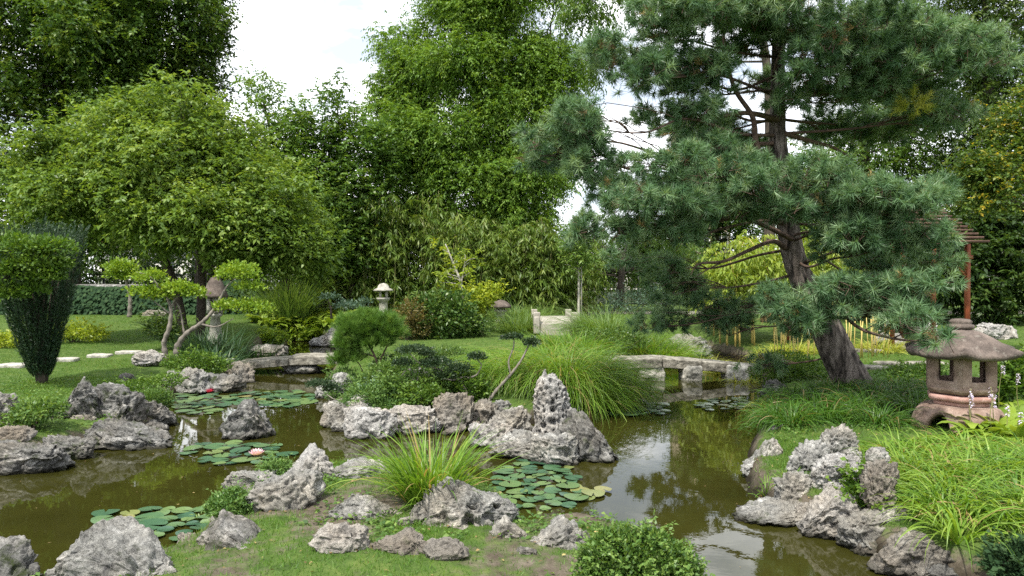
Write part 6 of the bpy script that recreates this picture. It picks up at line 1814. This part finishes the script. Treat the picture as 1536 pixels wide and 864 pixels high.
# ---------------------------------------------------------------- stepping stones and far lawn edging
for i, (px, py, w, dp, lab) in enumerate(((22, 550, .6, .4, 'long pale stepping stone left of the yew foot'), (98, 541, .5, .35, 'pale stepping stone right behind the yew'), (62, 543, .5, .4, 'pale stepping stone hidden behind the yew foot'), (150, 535, .5, .35, 'small pale stepping stone between the yew and the white rock'), (193, 530, .55, .35, 'pale stepping stone behind the white rock'),
        (330, 542, .6, .4, 'pale flat stone by the iris clumps'), (1335, 547, .6, .4, 'pale flat stone on the lawn right of the pine trunk'), (1300, 553, .8, .4, 'flat earthy stone at the edge of the pine shade'), (1390, 547, .8, .4, 'pale flat stone left of the lantern fire box'), (1370, 522, 1.0, .5, 'pale flat stone far back on the right lawn'), (1295, 527, .9, .4, 'whitish flat stone behind the right lawn'))):
    p = at_g(px, py)
    V, F = rough_block((p[0], p[1], p[2] + .015), (w, dp, .1), 1100 + i, r.uniform(-.2, .2), 0, sub=4, amp=.08, p=6)
    tag(build('stepping_stone', Acc().add(V, F), M['granite' if i < 6 else 'slab'], smooth=True, base=p), lab, 'stone', 'flat stepping stones set in the lawns')

# ---------------------------------------------------------------- lawn, weeds, litter (nobody could count them)
def lawn(name, label, regions, mat, seed, Ln, Wd):
    r = rng(seed)
    a = Acc()
    for (x0, x1, y0, y1, dens) in regions:
        n = int((x1 - x0) * (y1 - y0) * dens)
        x = r.uniform(x0, x1, n); y = r.uniform(y0, y1, n)
        k = np.abs(x) < y * 0.80 + 0.5
        x, y = x[k], y[k]
        t = turf_amount(x, y)
        q = fbm(np.stack([x * 1.1, y * 1.1, x * 0], 1), seed + 1, 3)
        k = (r.uniform(0, 1, len(x)) < t * (0.75 + .5 * q)) & (sdf(x, y) > .04)
        x, y, q = x[k], y[k], q[k]
        n = len(x)
        z = ground_z(x, y) - .005
        az = r.uniform(0, 2 * np.pi, n)
        e = r.uniform(.5, 1.4, n)
        d = np.stack([np.cos(az) * np.cos(e), np.sin(az) * np.cos(e), np.sin(e)], 1)
        sc = 1.0 + 0.035 * np.maximum(y - 8, 0)
        V, F = tri_leaves(np.stack([x, y, z], 1), d, unit(r.normal(size=(n, 3))), Ln * r.uniform(.5, 1.3, n) * (1 + .5 * q), Wd * sc)
        a.add(V, F, np.repeat(np.clip(r.normal(.42, .22, n) + .3 * q, 0, 1), 3))
    return tag(build(name, a, M[mat]), label, 'grass', kind='stuff')
lawn('lawn_grass', 'short green turf covering the banks and lawns', [(-4.2, 3.2, 3.6, 8.2, 6500), (-9.5, -3.6, 8, 13, 2600), (-16, -4, 13, 22, 1000), (-22, -5, 22, 31, 420), (-3.5, 2.6, 11, 18, 900), (-4, 6, 17, 29, 450), (2.6, 12, 6, 12, 1500), (4.8, 14, 12, 19, 900), (8, 20, 19, 29, 300)], 'lawn', 1200, .05, .006)
# clover and broad-leaved weeds between the rocks
r = rng(121)
n = 16000
x = r.uniform(-4.2, 2.4, n); y = r.uniform(4.0, 8.2, n)
q = fbm(np.stack([x * 1.6, y * 1.6, x * 0], 1), 122, 3)
k = (q > -.03) & (sdf(x, y) > .03)
x, y = x[k], y[k]
x2 = r.uniform(-9, -4, 5000); y2 = r.uniform(8.5, 13, 5000)
x3 = r.uniform(3.0, 5.4, 4200); y3 = r.uniform(6, 9.5, 4200)
k2 = sdf(x2, y2) > .05; k3 = (sdf(x3, y3) > .05) & (fbm(np.stack([x3 * 2, y3 * 2, x3 * 0], 1), 125, 2) > -.05)
x = np.concatenate([x, x2[k2], x3[k3]]); y = np.concatenate([y, y2[k2], y3[k3]])
n = len(x)
z = ground_z(x, y) + r.uniform(.005, .05, n)
az = r.uniform(0, 6.28, n)
V, F = leaves(np.stack([x, y, z], 1), np.stack([np.cos(az), np.sin(az), r.uniform(-.2, .6, n)], 1), unit(np.stack([r.normal(size=n) * .4, r.normal(size=n) * .4, np.ones(n)], 1)), r.uniform(.02, .06, n), r.uniform(.015, .036, n))
tag(build('ground_weeds', Acc().add(V, F, np.repeat(np.clip(r.normal(.5, .25, n), 0, 1), 4)), M['lf_box']), 'low clover and weeds between the near rocks', 'weeds', kind='stuff')
n = 2000
x = r.uniform(-4, 6, n); y = r.uniform(4, 12, n)
k = sdf(x, y) > .05
x, y = x[k], y[k]; n = len(x)
az = r.uniform(0, 6.28, n)
V, F = leaves(np.stack([x, y, ground_z(x, y) + .012], 1), np.stack([np.cos(az), np.sin(az), r.uniform(0, .3, n)], 1), unit(np.stack([r.normal(size=n) * .4, r.normal(size=n) * .4, np.ones(n)], 1)), r.uniform(.015, .04, n), r.uniform(.01, .022, n))
tag(build('leaf_litter', Acc().add(V, F, np.repeat(r.uniform(0, 1, n), 4)), M['litter']), 'dry fallen leaves scattered on the soil', 'leaves', kind='stuff')
# specks floating on the water
n = 420
x = r.uniform(-9, 5, n); y = r.uniform(4, 16, n)
k = sdf(x, y) < -.06
x, y = x[k], y[k]; n = len(x)
az = r.uniform(0, 6.28, n)
V, F = leaves(np.stack([x, y, np.full(n, .004)], 1), np.stack([np.cos(az), np.sin(az), np.zeros(n)], 1), np.tile([0, 0, 1.0], (n, 1)), r.uniform(.01, .035, n), r.uniform(.006, .018, n), fold=.02)
tag(build('floating_leaves', Acc().add(V, F, np.repeat(r.uniform(0, 1, n), 4)), M['litter']), 'small leaves and petals floating on the pond', 'leaves', kind='stuff')
